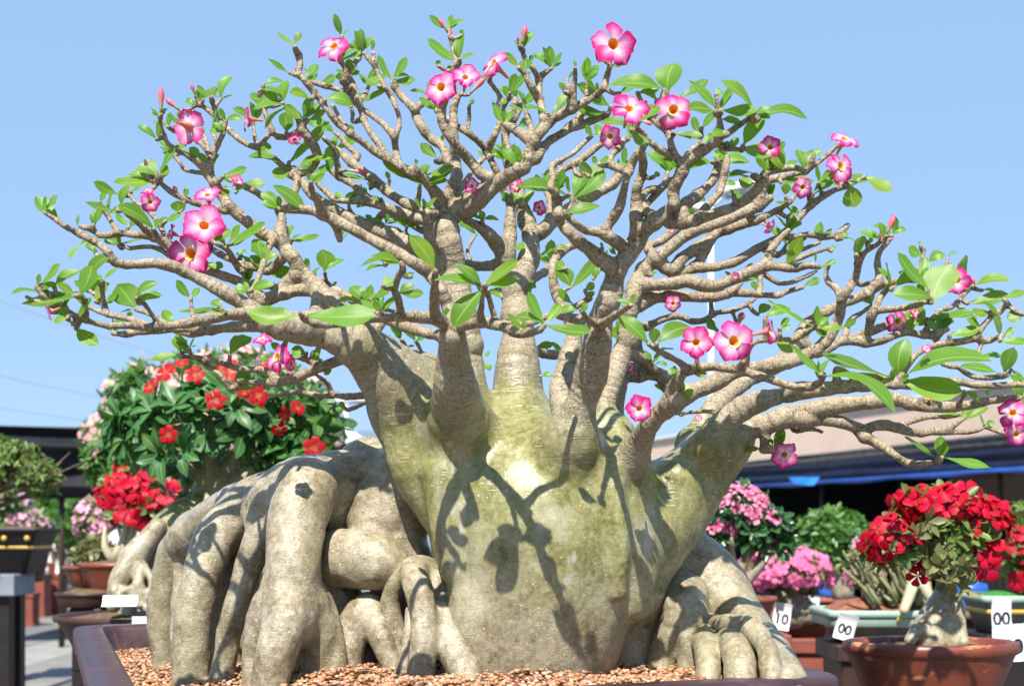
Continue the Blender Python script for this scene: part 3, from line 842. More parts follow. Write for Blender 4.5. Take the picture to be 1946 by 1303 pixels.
ROOTV = {'A': -20, 'T': 20, 'F': -130, 'G': 50, 'H': -150, 'K': -10, 'R': 110, 'M': -120, 'N': -60, 'N1': -20, 'N3': 60}
brs = {}
for ln in BR.strip().split('\n'):
    head, pts = ln.split('|')
    nm, par, crop, r0, r1, dv = head.split()
    pp = np.array([tile(crop, *map(float, q.split(','))) for q in pts.split()])
    k = 1.0 if crop == 'f' else 1 / SC
    brs[nm] = dict(par=par, p=pp, r0=float(r0)*k, r1=float(r1)*k, dv=float(dv)*(1.9 if float(dv) < 0 else 1.5), crop=crop)

def resolve(nm):
    b = brs[nm]
    if 'rows2d' in b: return
    pp = b['p']; r0, r1 = b['r0'], b['r1']
    if b['par'] == '-':
        v0 = ROOTV[nm]; b['root'] = nm; b['gen'] = 0; b['s0'] = 0.0
    else:
        resolve(b['par']); q = brs[b['par']]
        R = q['rows2d']
        d = np.hypot(R[:, 0]-pp[0, 0], R[:, 1]-pp[0, 1])
        i = int(np.argmin(d + 0.0))
        v0 = R[i, 3]
        # start on the parent's axis
        if d[i] > 1.0:
            pp = np.vstack([R[i, :2], pp]) if d[i] > 10 else np.vstack([R[i, :2], pp[1:]])
        r0 = min(r0, R[i, 2] * 0.97)
        b['root'] = q['root']; b['gen'] = q['gen'] + 1; b['s0'] = q['s0'] + 0.37
    seg = np.r_[0, np.cumsum(np.hypot(*np.diff(pp, axis=0).T))]
    t = seg / seg[-1]
    rr = r0 + (r1 - r0) * t ** 0.85
    rr = rr * (1 + 0.07 * rng.standard_normal(len(rr)))
    if b['par'] == '-':
        rr[0] *= 1.05
    else:
        rr = rr * (1 + 0.18*np.exp(-seg / (2.2*r0)))
    vv = v0 + b['dv'] * t + np.r_[0, 9*rng.standard_normal(len(t)-1)]
    if b['par'] == '-':                      # root the limb inside the trunk
        pp = np.vstack([pp[0] + (pp[0]-pp[1])*0.25, pp]); rr = np.r_[rr[0]*0.8, rr]; vv = np.r_[vv[0]+75, vv]; vv[1] += 15
    rr[-1] *= 0.82
    rows2d = np.column_stack([pp, rr, vv])
    b['ctrl'] = rows2d
    full = catmull(np.column_stack([pp, np.zeros(len(pp)), rr, vv]), 5.0)
    b['rows2d'] = full[:, [0, 1, 3, 4]]
for nm in brs: resolve(nm)
ALLP = np.vstack([b['rows2d'] for b in brs.values()])
ALLN = np.concatenate([[i]*len(b['rows2d']) for i, b in enumerate(brs.values())])
BNAMES = list(brs)

def depth_near(x, y, prefer=0.02):
    d = np.hypot(ALLP[:, 0]-x, ALLP[:, 1]-y)
    s = np.maximum(d - ALLP[:, 2]*0.5, 0) + prefer*ALLP[:, 3]*0.5
    i = int(np.argmin(s))
    return i, d[i]
TWIGS = []      # short spurs that carry leaves and flowers: (root, rows2d)
def spur(x, y, r=4.2):
    """depth of a leaf base at pixel (x, y); grows a short spur to it where no traced twig reaches"""
    i, d = depth_near(x, y)
    v = ALLP[i, 3] - 0.3*ALLP[i, 2]
    if d > ALLP[i, 2] + 1.5 and d < 130:
        root = brs[BNAMES[ALLN[i]]]['root']
        x0, y0 = ALLP[i, :2]
        v = v - 10
        mx, my = (x0+x)/2 + random.uniform(-3, 3), (y0+y)/2 + random.uniform(2, 6)
        TWIGS.append((root, np.array([[x0, y0, r*1.15, ALLP[i, 3]], [mx, my, r*1.05, (ALLP[i, 3]+v)/2], [x, y, r*0.8, v]])))
    return v

# ------------------------------------------------------------------ trunk: body and the foot of every limb in one skin
LIMBFOOT = {'A': 3, 'F': 3, 'T': 2, 'G': 3, 'H': 3, 'K': 2, 'R': 2, 'M': 4, 'N': 3, 'N1': 3, 'N3': 3}
tp_ = [(px(rows), k, 0.0) for k, rows in CAUDEX]
for nm, cnt in LIMBFOOT.items():
    c = brs[nm]['ctrl'][:cnt+2].copy()
    seg = np.r_[0, np.cumsum(np.hypot(*np.diff(c[:, :2], axis=0).T))]
    c[:, 2] = c[:, 2]*(1.03 + 0.42*np.exp(-(seg/(1.5*c[1, 2]))**2))
    c[-1, 2] *= 0.86
    tp_.append((px(c), 0.030 if nm in ('A', 'H', 'F', 'G', 'M') else 0.024, 10.0))
V, Q, (A_, R_) = sdf_body(tp_, 0.0050, amp=0.0030, ph=0.4, ws=19.0, fineamp=0.0009)
me = mesh('trunk', V - TO, Q, True, MAT['trunk skin'])
fattr(me, 'along', A_); fattr(me, 'rad', R_)
link('trunk', me, None, tree)
# ------------------------------------------------------------------ leaves, flowers, buds of the bonsai
# base x,y  tip x,y  visible width (tile pixels)
LEAVES = {
'a1': "1160,1030,1035,925,45 1165,1025,1170,915,50 1555,720,1465,645,40 1570,720,1610,660,30 1500,740,1580,645,45 1360,915,1245,860,35 1350,910,1345,825,45 1660,960,1560,975,40 1660,970,1590,910,35 1480,1170,1415,1095,60 1280,1090,1370,1070,40 1160,1300,1045,1215,100 1180,1290,1280,1100,55 1080,1300,950,1290,40 1190,1300,1235,1240,60 1510,1000,1500,940,20",
'a2': "300,335,195,260,35 300,330,345,250,45 270,545,125,455,45 390,575,475,490,60 505,615,605,570,65 650,600,640,545,35 660,270,615,120,45 665,270,715,210,20 700,510,720,445,50 885,375,885,300,30 780,420,780,370,18 1030,600,935,435,45 1035,600,1130,440,55 1040,600,1190,600,60 1050,580,1140,550,30 930,640,855,590,85 800,750,975,685,60 540,740,720,750,80 90,720,-10,720,85 200,740,95,690,100 230,760,240,605,80 270,790,30,780,55 80,630,205,590,45 50,670,190,670,40 420,730,290,680,60 380,880,250,790,70 375,880,440,740,80 390,880,490,770,50 410,890,530,840,60 240,800,90,920,50 250,980,240,850,80 490,940,415,890,40 490,940,500,870,40 500,940,565,900,35 270,1200,520,970,85 220,1210,-10,1130,70 280,1240,160,1300,90 310,1280,530,1150,60 560,1260,600,1090,100 130,1140,75,1060,60 740,990,710,930,40 1525,460,1315,315,75 1530,450,1540,260,65 1535,440,1630,395,35 1540,265,1550,225,30 1375,490,1375,450,35 1460,540,1455,490,40 1600,785,1630,735,25 1785,840,1780,760,22 1900,700,1945,560,60 1890,700,1830,650,40 1890,760,1840,740,40 1930,1200,1830,1110,60 1940,1200,1945,1090,60 1250,1303,990,1215,90 1260,1290,1290,1220,60 1270,1300,1475,1245,65 1200,1220,1210,1180,25 1370,1170,1255,1075,60 1410,1050,1400,1000,20 1720,1160,1660,1130,25 1780,1150,1810,1140,18",
'a3': "100,500,10,405,50 140,530,150,450,80 180,460,205,415,30 35,690,170,540,60 30,700,0,640,40 105,785,260,665,65 345,850,460,690,65 515,515,510,450,20 470,580,495,530,20 440,680,405,615,35 780,790,550,650,110 740,830,550,810,70 1180,670,830,585,115 1200,690,1240,480,150 1120,740,1030,670,55 980,690,1130,650,60 850,690,940,650,40 1290,720,1485,610,65 1565,820,1385,620,80 1570,820,1670,670,45 1590,820,1840,830,85 1840,830,1645,595,85 1850,840,1945,800,40 1860,870,1950,850,70 1550,825,1370,800,90 1560,700,1600,670,60 1450,950,1555,840,50 1600,880,1725,905,60 1630,1000,1540,980,70 1440,1000,1395,880,55 1760,1080,1890,890,85 1750,1090,1945,1150,130 1640,1060,1720,1060,80 945,950,1120,790,85 940,950,725,885,65 930,960,1040,1080,75 1090,880,1220,960,50 1250,990,1440,1000,55 1460,1060,1540,1000,50 650,1000,600,935,45 660,1000,710,980,40 690,1210,645,1165,40 690,1210,760,1165,35 560,1303,600,1210,90 620,1303,720,1260,90 1040,1130,1140,1150,60 70,1195,0,1130,60 70,1200,180,1130,50 1550,1200,1590,1130,80 1560,1190,1640,1130,40 1560,1210,1780,1180,70 1530,1200,1420,1200,55 1850,1290,1670,1285,45 100,930,160,890,55 320,840,175,795,35 220,950,260,930,40",
'a4': "-15,880,310,825,85 170,1270,95,1100,110 175,1275,260,1180,40 330,1275,290,1110,85 340,1270,390,1110,60 390,1150,430,1110,40 20,1270,60,1170,60 60,1290,-30,1110,110 100,1150,170,1060,50",
'b1': "440,375,285,235,70 570,430,580,350,25 700,430,740,290,55 690,420,680,340,25 735,250,770,180,40 865,310,650,270,45 880,190,705,115,60 1150,95,875,115,85 1160,90,1060,-20,130 1175,80,1235,-10,70 895,280,935,140,60 930,190,1055,130,30 1135,450,905,280,70 1150,450,1160,380,35 1170,430,1230,370,40 950,430,865,350,40 960,440,990,370,45 1225,390,1330,340,50 1320,330,1310,250,80 1360,210,1390,160,45 780,520,515,612,65 880,575,780,530,45 890,570,860,500,40 900,550,1035,535,30 715,630,650,550,45 650,830,770,650,85 760,830,865,735,40 580,950,215,1010,110 590,940,670,735,125 560,940,430,860,50 400,870,555,755,70 310,860,430,720,60 290,910,100,910,32 300,910,395,850,45 200,950,175,1050,55 270,880,300,790,40 600,940,720,830,60 680,820,750,810,50 700,980,770,850,80 780,1000,870,945,60 1000,1030,880,880,145 1010,960,1130,840,55 1020,1000,1170,925,60 990,1040,905,1060,20 970,1100,960,1060,30 1410,960,1315,840,50 1420,960,1470,890,45 1640,1040,1365,1070,55 1640,1030,1580,970,60 1570,1080,1660,1050,60 540,1150,450,1040,45 560,1130,655,980,55 500,1110,405,1130,45 560,1180,710,1290,80 1680,580,1945,440,90 1670,570,1605,470,40 1690,560,1770,430,50 1740,640,1815,610,30 1780,640,1940,740,50 1870,600,1930,540,80 1530,700,1640,730,60 1730,920,1810,890,70 1690,230,1650,130,50 1740,180,1810,110,40 1650,60,1810,10,60 1810,110,1945,120,65",
'b2': "410,330,180,145,85 270,520,290,420,45 290,535,475,515,55 280,530,350,490,25 80,690,50,540,90 90,690,170,630,60 100,770,0,640,55 80,770,150,700,35 100,770,310,800,85 530,760,520,615,105 540,755,655,670,50 420,740,390,670,35 590,860,620,840,20 400,1090,860,1080,130 335,1090,0,1080,110 1110,710,930,650,70 1100,700,815,690,40 980,720,840,740,35 980,700,890,640,30 850,1000,740,870,80 850,1000,880,880,60 855,1000,850,930,50 900,960,1010,900,60 960,870,1040,830,80 870,970,930,990,50 1090,920,1250,930,60 1080,920,1180,860,50 1170,800,1160,770,60 1350,755,1180,520,110 1270,120,1100,-10,65 1265,110,1270,0,60 1280,110,1470,10,65 1290,130,1420,80,60 1690,890,1400,790,75 1700,870,1530,710,70 1710,860,1945,710,85 1730,870,1945,810,80 1700,900,1490,1120,130 1740,900,1840,950,40 1700,390,1690,320,40 1700,380,1810,370,35 1690,380,1640,350,25 980,410,890,370,30 985,410,1000,340,35 990,410,1090,380,35 880,410,850,340,35 880,90,570,40,48 870,150,860,100,30 670,215,610,190,40 850,185,820,155,40 830,280,770,280,20 950,225,900,215,30 1010,90,990,30,30",
'b3': "490,230,140,100,95 500,220,580,-10,95 510,220,715,30,100 480,190,455,70,30 430,340,670,270,75 640,250,620,160,70 480,880,400,740,105 490,880,660,700,65 450,740,385,700,70 500,1000,400,900,50 590,970,655,920,40 650,815,690,740,45 590,900,650,850,50 290,1150,85,1080,60 285,1140,180,940,70 300,1140,400,1015,60 310,1160,600,1220,80 540,1050,410,1030,55 560,1060,600,1000,40 970,990,985,900,25 -60,800,200,890,95 820,640,775,590,35 750,650,750,610,20 720,590,705,550,20 255,640,350,605,30 365,600,440,575,30 60,560,130,590,60 1085,790,1090,760,60 1100,60,1140,40,40 1620,120,1700,110,40 1820,60,1665,40,35 1850,110,1740,90,80 1690,200,1670,160,20 1840,290,1800,265,25 1860,890,1820,850,50 1870,890,1915,880,20 1060,1300,880,1100,95 1095,1300,1095,1190,70 1120,1295,1345,1160,110 1570,1200,1500,1120,60 1480,240,1460,220,30",
'b4': "640,60,770,90,60 770,60,955,150,85 660,120,690,270,140 380,180,530,40,60 390,190,530,110,25 150,110,320,80,50 340,150,345,80,70 180,200,190,120,50 240,345,130,240,35 290,340,220,300,45 130,490,115,430,25 190,720,300,530,75 190,720,230,610,50 400,700,400,620,20 435,740,545,680,35 320,870,420,815,50 520,610,545,570,30 590,515,640,480,30 600,520,705,540,20 780,540,750,500,30 790,560,820,510,25 500,740,510,720,15 970,880,920,715,40 980,880,1150,760,65 960,870,885,735,45 1240,890,1030,660,95 1270,990,1400,740,175 1260,960,1020,910,95 1190,640,1095,595,75 1240,690,1345,635,65 1520,830,1490,660,90 1180,570,1170,540,20 1380,650,1440,620,20 1570,870,1805,805,55 1530,1000,1800,930,75 1800,970,1945,900,50 1640,900,1730,910,25 1770,1100,1650,995,50 1690,1060,1570,1060,60 1620,1180,1540,1110,50 1390,1230,1605,1190,60 1240,1110,1540,1080,50 1220,1110,1180,1030,50 1260,1150,1065,1090,110 1100,1240,1120,1110,55 1770,1240,1740,1100,60 1790,1250,1860,1180,40 1945,1080,1830,1110,80 1770,1270,1945,1290,60 400,1170,80,1015,60 420,1170,410,1030,40 430,1170,495,1100,35 430,1180,595,1190,45 140,1180,205,1110,35 150,1180,220,1165,30 610,1180,695,1130,45 1500,1040,1590,1110,25 30,1100,200,1030,70 -20,1080,60,1010,60",
'c1': "1330,125,1135,175,60 1335,110,1330,0,80 1350,120,1395,70,60 1700,135,1830,0,95 1760,320,1840,270,80",
'c2': "140,200,70,140,40 400,120,300,90,80 450,110,500,90,60 530,240,560,275,50 690,520,640,495,38 1140,70,1190,65,18 1710,130,1750,130,35 1710,200,1755,235,40",
'c3': "230,70,340,65,50 270,285,340,280,35 1090,170,1020,110,40 1100,190,1140,120,30 1110,200,1190,200,25 1275,250,1210,250,40 1400,280,1480,275,50 1130,90,1235,90,20 1710,850,1860,830,40",
'c4': "440,280,235,90,65 450,285,490,170,28 480,290,970,450,80 100,10,220,110,65 1010,310,455,130,85 1025,300,1060,40,115 1045,300,1600,115,90 1040,320,1440,410,150 1760,270,1500,220,70 1800,270,1860,100,80 1600,150,1760,130,35 1850,240,1945,330,40 1500,400,1610,470,45 1680,440,1660,390,30 1500,620,1660,520,55 1480,600,1530,510,35 1300,890,1080,765,55 1310,890,1330,750,65 1330,890,1385,810,28 1340,885,1660,970,60 1660,660,1720,630,35 1650,660,1620,580,25 95,810,160,720,55 90,810,65,740,25 1480,560,1290,560,35 1280,440,1340,460,50 1960,430,1925,600,70",
}
def leaf_mesh(seed, ratio=0.4):
    r = random.Random(seed)
    ns = 7
    bow = r.uniform(-0.10, 0.16); fold = r.uniform(0.08, 0.30); tw = r.uniform(-0.25, 0.25); side = r.uniform(-0.06, 0.06)
    v = []; f = []; uv = []
    for i in range(ns + 1):
        t = i / ns
        w = 0.5*ratio*(max(math.sin(math.pi*min(1, (0.035+0.965*t))**1.45), 0.0)**0.68) if 0 < i < ns else (0.018 if i == 0 else 0.004)
        if i == 1: w *= 0.72
        z = -bow*4*t*(t-1)*0.7 - bow*t*t*1.2
        for u in (-1, -0.5, 0, 0.5, 1):
            wav = 0.02*math.sin(t*9 + seed + u*2)*abs(u)
            a = tw*t
            xx = u*w; zz = fold*abs(u)*w + wav
            v.append((xx*math.cos(a) - zz*math.sin(a) + side*math.sin(math.pi*t), t, z + xx*math.sin(a) + zz*math.cos(a)))
            uv.append((0.5+u/2, t))
    for i in range(ns):
        for k in range(4):
            f.append((i*5+k, i*5+k+1, (i+1)*5+k+1, (i+1)*5+k))
    me = mesh('leaf', v, f)
    l = me.uv_layers.new(name='UVMap')
    for lp in me.loops: l.data[lp.index].uv = uv[lp.vertex_index]
    return me
LM = [leaf_mesh(s) for s in range(10)]
for m in LM: m.materials.append(MAT['leaf'])

def basis(xa, ya, za, loc, s):
    M = Matrix.Identity(4)
    for i, (ax, k) in enumerate(((xa, s[0]), (ya, s[1]), (za, s[2]))):
        for j in range(3): M[j][i] = ax[j]*k
    for j in range(3): M[j][3] = loc[j]
    return M

LEAFROWS = []
for crop, txt in LEAVES.items():
    for q in txt.split():
        a = list(map(float, q.split(',')))
        bx, by = tile(crop, a[0], a[1]); tx, ty = tile(crop, a[2], a[3])
        LEAFROWS.append((bx, by, tx, ty, a[4]/SC))
LEAFROWS.sort(key=lambda r: -(math.hypot(r[2]-r[0], r[3]-r[1])*r[4]))
nodes_done = {}
random.seed(3)
def place_leaf(bx, by, tx, ty, w, as_part=True):
    tx, ty, w = bx+(tx-bx)*1.12, by+(ty-by)*1.12, w*1.3
    key = (round(bx/7), round(by/7))
    if key in nodes_done: v = nodes_done[key]
    else:
        v = spur(bx, by)
        if depth_near(bx, by)[1] > 75: return
        nodes_done[key] = v
    d = D0 + v/1000
    b = at(bx, by, d)
    L2 = math.hypot(tx-bx, ty-by)
    dz = random.uniform(-0.55, 0.3)*L2
    t = at(tx, ty, d + dz*d/F)
    ya = (t - b); ln = ya.length; ya.normalize()
    W = max(1.12*w*d/F, 0.42*ln)
    c = min(0.98, max(0.3, (w*d/F)/W))
    camdir = Vector((0, -1, 0)); camdir = (camdir - ya*camdir.dot(ya)).normalized()
    side = ya.cross(camdir).normalized()
    up = side if side.z > 0 else -side
    s = math.sqrt(max(0, 1-c*c))
    za = (camdir*c + up*s).normalized()
    if za.z < -0.15: za = -za
    xa = ya.cross(za).normalized()
    me = LM[random.randrange(len(LM))]
    M = basis(xa, ya, za, b, (W/0.4, ln, ln))
    if not as_part:
        SMALL.append((me, M)); return
    o = link('leaf', me, None, tree)
    o.matrix_parent_inverse = TINV
    o.matrix_basis = M
for r in LEAFROWS[:300]: place_leaf(*r)
SMALL = []
for r in LEAFROWS[300:]: place_leaf(*r, as_part=False)

def joined(name, items, mat, parent, inv):
    V = []; Q = []; U = []; n0 = 0
    for me, M in items:
        n = len(me.vertices); c = np.empty(n*3, np.float32); me.vertices.foreach_get('co', c); c = c.reshape(-1, 3)
        A = np.array(inv @ M); V.append(c @ A[:3, :3].T + A[:3, 3])
        li = np.empty(len(me.loops), np.int32); me.loops.foreach_get('vertex_index', li)
        Q.append(li.reshape(-1, 4) + n0); n0 += n
        u = np.empty(len(me.loops)*2, np.float32); me.uv_layers[0].data.foreach_get('uv', u); U.append(u)
    m = mesh(name, np.vstack(V), np.vstack(Q), True, mat)
    m.uv_layers.new(name='UVMap').data.foreach_set('uv', np.concatenate(U))
    o = link(name, m, None, parent); o['kind'] = 'stuff'
    return o
r = random.Random(19)
tips = [b['ctrl'][-1] for b in brs.values()]
for x, y, rr_, v in tips:
    nb = min(math.hypot(q[0]-x, q[1]-y) for q in LEAFROWS)
    if nb < 11 or r.random() < .15: continue
    nodes_done[(round(x/7), round(y/7))] = v
    for k in range(r.randrange(3, 6)):
        a = r.uniform(-2.9, -.25); L2 = r.uniform(16, 44)
        place_leaf(x, y, x+L2*math.cos(a), y+L2*math.sin(a), L2*r.uniform(.2, .42), False)
if SMALL: joined('small_leaves', SMALL, MAT['leaf'], tree, TINV)

# flowers ---------------------------------------------------------------
FLOW = {   # centre x,y, radius, facing (right, up, towards the camera)
'a1': "1400,940,140,0,.25,-.9 1830,880,95,-.85,.1,.4",
'a2': "600,345,130,-.1,.15,1 1395,650,135,-.3,.05,1 1570,580,115,.25,.15,1 1775,470,135,-.85,.1,.45 310,1030,60,0,-.9,.4",
'a3': "800,335,175,0,.1,1 915,805,150,.35,.15,.9 1245,815,145,.1,.05,1 775,1010,95,-.2,-.6,.6",
'a4': "590,1230,130,.3,-.1,.95 620,1030,110,.2,.45,.8 70,1090,90,-.1,.1,1",
'b1': "1510,430,170,.1,.05,1 1410,635,178,0,-.05,1 1535,200,105,.1,.6,.6 1275,480,75,-.8,.1,.5 1110,250,75,.3,-.4,.6 1090,165,55,-.3,.5,.4 370,1060,65,-.7,-.5,.3 1750,95,55,.3,.5,.6",
'b3': "1690,1280,165,.05,.1,1 1410,1285,130,-.2,0,1 250,290,60,.1,-.5,.7 1240,1000,65,0,-.3,.8 1700,795,35,0,-.2,1 90,130,55,-.5,.2,.6 1230,455,25,0,.2,1",
'b4': "60,1200,110,.88,.05,.4 310,140,80,0,-.4,.8 1450,830,110,-.3,.1,1 1010,1130,95,0,-.1,.9 1140,1060,55,.2,.2,.9 65,430,60,.6,-.5,.4",
'c3': "990,530,105,-.1,.05,1 920,225,45,-.5,0,.7 1430,600,28,0,0,1",
'c4': "170,870,105,.1,-.2,.9 1860,560,115,-.1,0,1 1890,720,95,0,-.35,.9 1225,88,42,.1,.2,.8 1255,435,34,.3,0,.8",
'c2': "180,150,120,-.65,0,.7 70,25,75,-.3,.4,.7 285,200,55,.5,-.3,.6",
'b2': "1620,130,62,-.1,.2,.9",
}
def petal_mesh(seed):
    r = random.Random(seed)
    nu, nv = 4, 6
    v = []; f = []; uv = []
    phs = r.uniform(0, 6)
    for i in range(nv+1):
        t = i/nv
        rad = 0.20 + 0.80*t
        half = 0.13 + 0.30*math.sin(math.pi*0.5*min(1, t/0.62))**1.3 if t <= 0.62 else 0.43*math.sqrt(max(0.0, 1-((t-0.62)/0.385)**2)) + 0.02
        for k in range(nu+1):
            u = -1 + 2*k/nu
            edge = abs(u)**2
            rr = rad - 0.10*edge*t
            x = u*half*0.98
            z = 0.16*math.sin(t*2.0) - 0.20*t*t + 0.05*edge*(1-t) + 0.075*math.sin(u*6.0+t*6+phs)*t*t + 0.03*math.sin(u*13+phs*2)*t**3
            v.append((x, rr, z)); uv.append((0.5+u/2, t))
    for i in range(nv):
        for k in range(nu):
            f.append((i*(nu+1)+k, i*(nu+1)+k+1, (i+1)*(nu+1)+k+1, (i+1)*(nu+1)+k))
    me = mesh('petal', v, f, True, MAT['petal'])
    l = me.uv_layers.new(name='UVMap')
    for lp in me.loops: l.data[lp.index].uv = uv[lp.vertex_index]
    return me
PM = [petal_mesh(s) for s in range(4)]
def lathe(name, prof, n=14, mat=None):
    v = []; f = []; uv = []
    for i, (r, z) in enumerate(prof):
        for k in range(n):
            a = 2*math.pi*k/n
            v.append((r*math.cos(a), r*math.sin(a), z)); uv.append((k/n, i/(len(prof)-1)))
    for i in range(len(prof)-1):
        for k in range(n):
            f.append((i*n+k, i*n+(k+1) % n, (i+1)*n+(k+1) % n, (i+1)*n+k))
    me = mesh(name, v, f, True, mat)
    l = me.uv_layers.new(name='UVMap')
    for lp in me.loops: l.data[lp.index].uv = uv[lp.vertex_index]
    return me
TUBE = lathe('flower', [(0.06,-1.15),(0.085,-1.0),(0.10,-0.7),(0.17,-0.35),(0.22,-0.1),(0.235,0.02)], 12, MAT['flower tube'])
THROAT = lathe('throat', [(0.01,-0.30),(0.10,-0.26),(0.16,-0.14),(0.20,-0.03),(0.225,0.03),(0.28,0.055)], 14, MAT['throat'])
ANTH = None
def place_flower(x, y, r, fx, fu, fc):
    v = spur(x, y, 3.5)
    d = D0 + v/1000 - 0.05
    c = at(x, y, d)
    za = Vector((fx+random.uniform(-.3, .3), -fc, fu+random.uniform(-.25, .35))).normalized()
    s = r*d/F*1.06
    xa = za.orthogonal().normalized(); ya = za.cross(xa)
    o = link('flower', TUBE, None, tree)
    o.matrix_parent_inverse = TINV
    rot = random.uniform(0, 6.28)
    x2 = xa*math.cos(rot)+ya*math.sin(rot); y2 = za.cross(x2)
    o.matrix_basis = basis(x2, y2, za, c, (s, s, s))
    link('throat', THROAT, None, o)
    cup = random.uniform(-0.15, 0.3)
    for k in range(5):
        p = link('petal', PM[random.randrange(4)], None, o)
        p.rotation_euler = (random.uniform(-0.30, 0.26)+cup, random.uniform(-0.1, 0.1)+0.10, 2*math.pi*k/5 + random.uniform(-0.08, 0.08))
        q = random.uniform(0.92, 1.08); p.scale = (q, random.uniform(0.92, 1.05), 1)
for crop, txt in FLOW.items():
    for q in txt.split():
        a = list(map(float, q.split(',')))
        x, y = tile(crop, a[0], a[1])
        place_flower(x, y, a[2]/SC, *a[3:])

BUDS = {'a1': "1192,845,1190,640,46 1335,822,1222,728,42 1445,710,1410,615,28", 'a2': "1445,245,1375,135,34 1475,330,1462,205,18 815,375,760,285,30 1600,700,1725,575,40",
 'a3': "125,340,150,185,48 100,340,92,265,22 1000,890,1090,920,30 1045,790,1035,742,30", 'b4': "925,500,990,340,48 1545,890,1580,808,26 890,545,875,475,20 930,530,985,520,18 400,1270..", 
 'b3': "1720,1160,1758,1060,58", 'b2': "1110,1275,1065,1205,26 690,12,858,34,36 950,1060,945,1045,20", 'b1': "1320,200,1282,128,32 1070,-60,1065,-70,10", 'c4': "1190,450,1260,470,22"}
def bud_mesh():
    return lathe('bud', [(0.0,0),(0.055,0.02),(0.06,0.25),(0.085,0.45),(0.125,0.62),(0.12,0.76),(0.07,0.9),(0.0,1.0)], 10, MAT['bud'])
BM_ = bud_mesh()
for crop, txt in BUDS.items():
    for q in txt.split():
        if '..' in q: continue
        a = list(map(float, q.split(',')))
        bx, by = tile(crop, a[0], a[1]); tx, ty = tile(crop, a[2], a[3])
        d = D0 + spur(bx, by, 3.0)/1000
        b = at(bx, by, d); t = at(tx, ty, d - 0.01)
        za = (t-b); ln = za.length
        if ln < 0.008: continue
        za.normalize()
        xa = za.orthogonal().normalized(); ya = za.cross(xa)
        w = a[4]/SC*d/F/0.25
        o = link('bud', BM_, None, tree); o.matrix_parent_inverse = TINV
        o.matrix_basis = basis(xa, ya, za, b, (w, w, ln))

# ------------------------------------------------------------------ grow the limbs (one blended mesh for each main limb)
groups = {}
for nm, b in brs.items():
    groups.setdefault(b['root'], []).append((b['ctrl'], 0.0045 + 0.10*b['r0']/F*D0, b['s0']))
for root, rows in TWIGS:
    groups[root].append((rows, 0.004, random.random()))
VOX = 0.0031
for gi, (root, lst) in enumerate(groups.items()):
    paths = []
    for rows, k, s0 in lst:
        out = []
        for x, y, r, v in rows:
            p = P(x, y, v); out.append((p[0], p[1], p[2], max(r*p[1]/F, 0.0042)))
        cr = catmull(out, 0.012); cr[1:, 3] *= 1 + 0.055*rng.standard_normal(len(cr)-1)
        paths.append((cr, k, s0))
    V, Q, (A_, R_) = sdf_body(paths, VOX, amp=0.0008, ph=gi*1.7, ws=150.0, pad=0.015)
    me = mesh('branch', V - TO, Q, True, MAT['branch bark'])
    fattr(me, 'along', A_); fattr(me, 'rad', R_)
    link('branch', me, None, tree)
# ------------------------------------------------------------------ pot of the bonsai, gravel
glz = NB('plum glaze')
kk = glz.noise(9.0, 5, 0.6); k2 = glz.noise(3.0, 3, .6, glz.map((1, 14, 1)))
cc = glz.ramp(kk, [(0.3, (0.030, 0.013, 0.016)), (0.7, (0.062, 0.028, 0.032))])
cc = glz.mix(glz.math('MULTIPLY', glz.step(k2, 0.56, 0.7), 0.35), cc, (0.13, 0.09, 0.10))
glz.color(cc).rough(glz.ramp(kk, [(0.3, 0.28), (0.7, 0.46)])).spec(0.55); glz.bump(glz.noise(40.0, 3), 0.002, 0.4)
MAT['plum glaze'] = glz.m
PA = Vector((-1.23, 3.37, 0)); PN = Vector((0.932, 0.362, 0)).normalized(); PS = Vector((0.362, -0.932, 0)).normalized()
PW, PL, RIMZ = 1.32, 1.75, CZ - 0.275
def rrect(w, l, o, r, z, n=6):
    """rounded rectangle loop, inset by o, in pot axes"""
    pts = []
    r = max(r - o*0.6, 0.01)
    for cx, cy, a0 in ((w-o-r, l-o-r, 0), (o+r, l-o-r, 90), (o+r, o+r, 180), (w-o-r, o+r, 270)):
        for i in range(n+1):
            a = math.radians(a0 + 90*i/n)
            pts.append(Vector((cx + r*math.cos(a), cy + r*math.sin(a), z)))
    return pts
def loops_mesh(loops, fn, cap0=False, cap1=False):
    v = []; f = []; n = len(loops[0])
    for l in loops: v += [fn(p) for p in l]
    for i in range(len(loops)-1):
        for k in range(n):
            f.append((i*n+k, i*n+(k+1) % n, (i+1)*n+(k+1) % n, (i+1)*n+k))
    if cap0: f.append(tuple(reversed(range(n))))
    if cap1: f.append(tuple(range((len(loops)-1)*n, len(loops)*n)))
    return v, f
def potw(p): return PA + PN*p.x + PS*p.y + Vector((0, 0, p.z))
pot = link('bonsai_pot', None, loc=potw(Vector((PW/2, PL/2, RIMZ-0.30))))
tag(pot, 'wide rectangular dark plum glazed pot holding the big pink-flowered tree', 'pot')
def part_w(name, v, f, mat, parent, smooth=True):
    off = parent.location
    return link(name, mesh(name, [Vector(p)-off for p in v], f, smooth, mat), None, parent)
v, f = loops_mesh([rrect(PW, PL, .17, .10, RIMZ-.27), rrect(PW, PL, .12, .10, RIMZ-.20), rrect(PW, PL, .055, .10, RIMZ-.075), rrect(PW, PL, .04, .10, RIMZ-.05)], potw, True)
part_w('bowl', v, f, MAT['plum glaze'], pot)
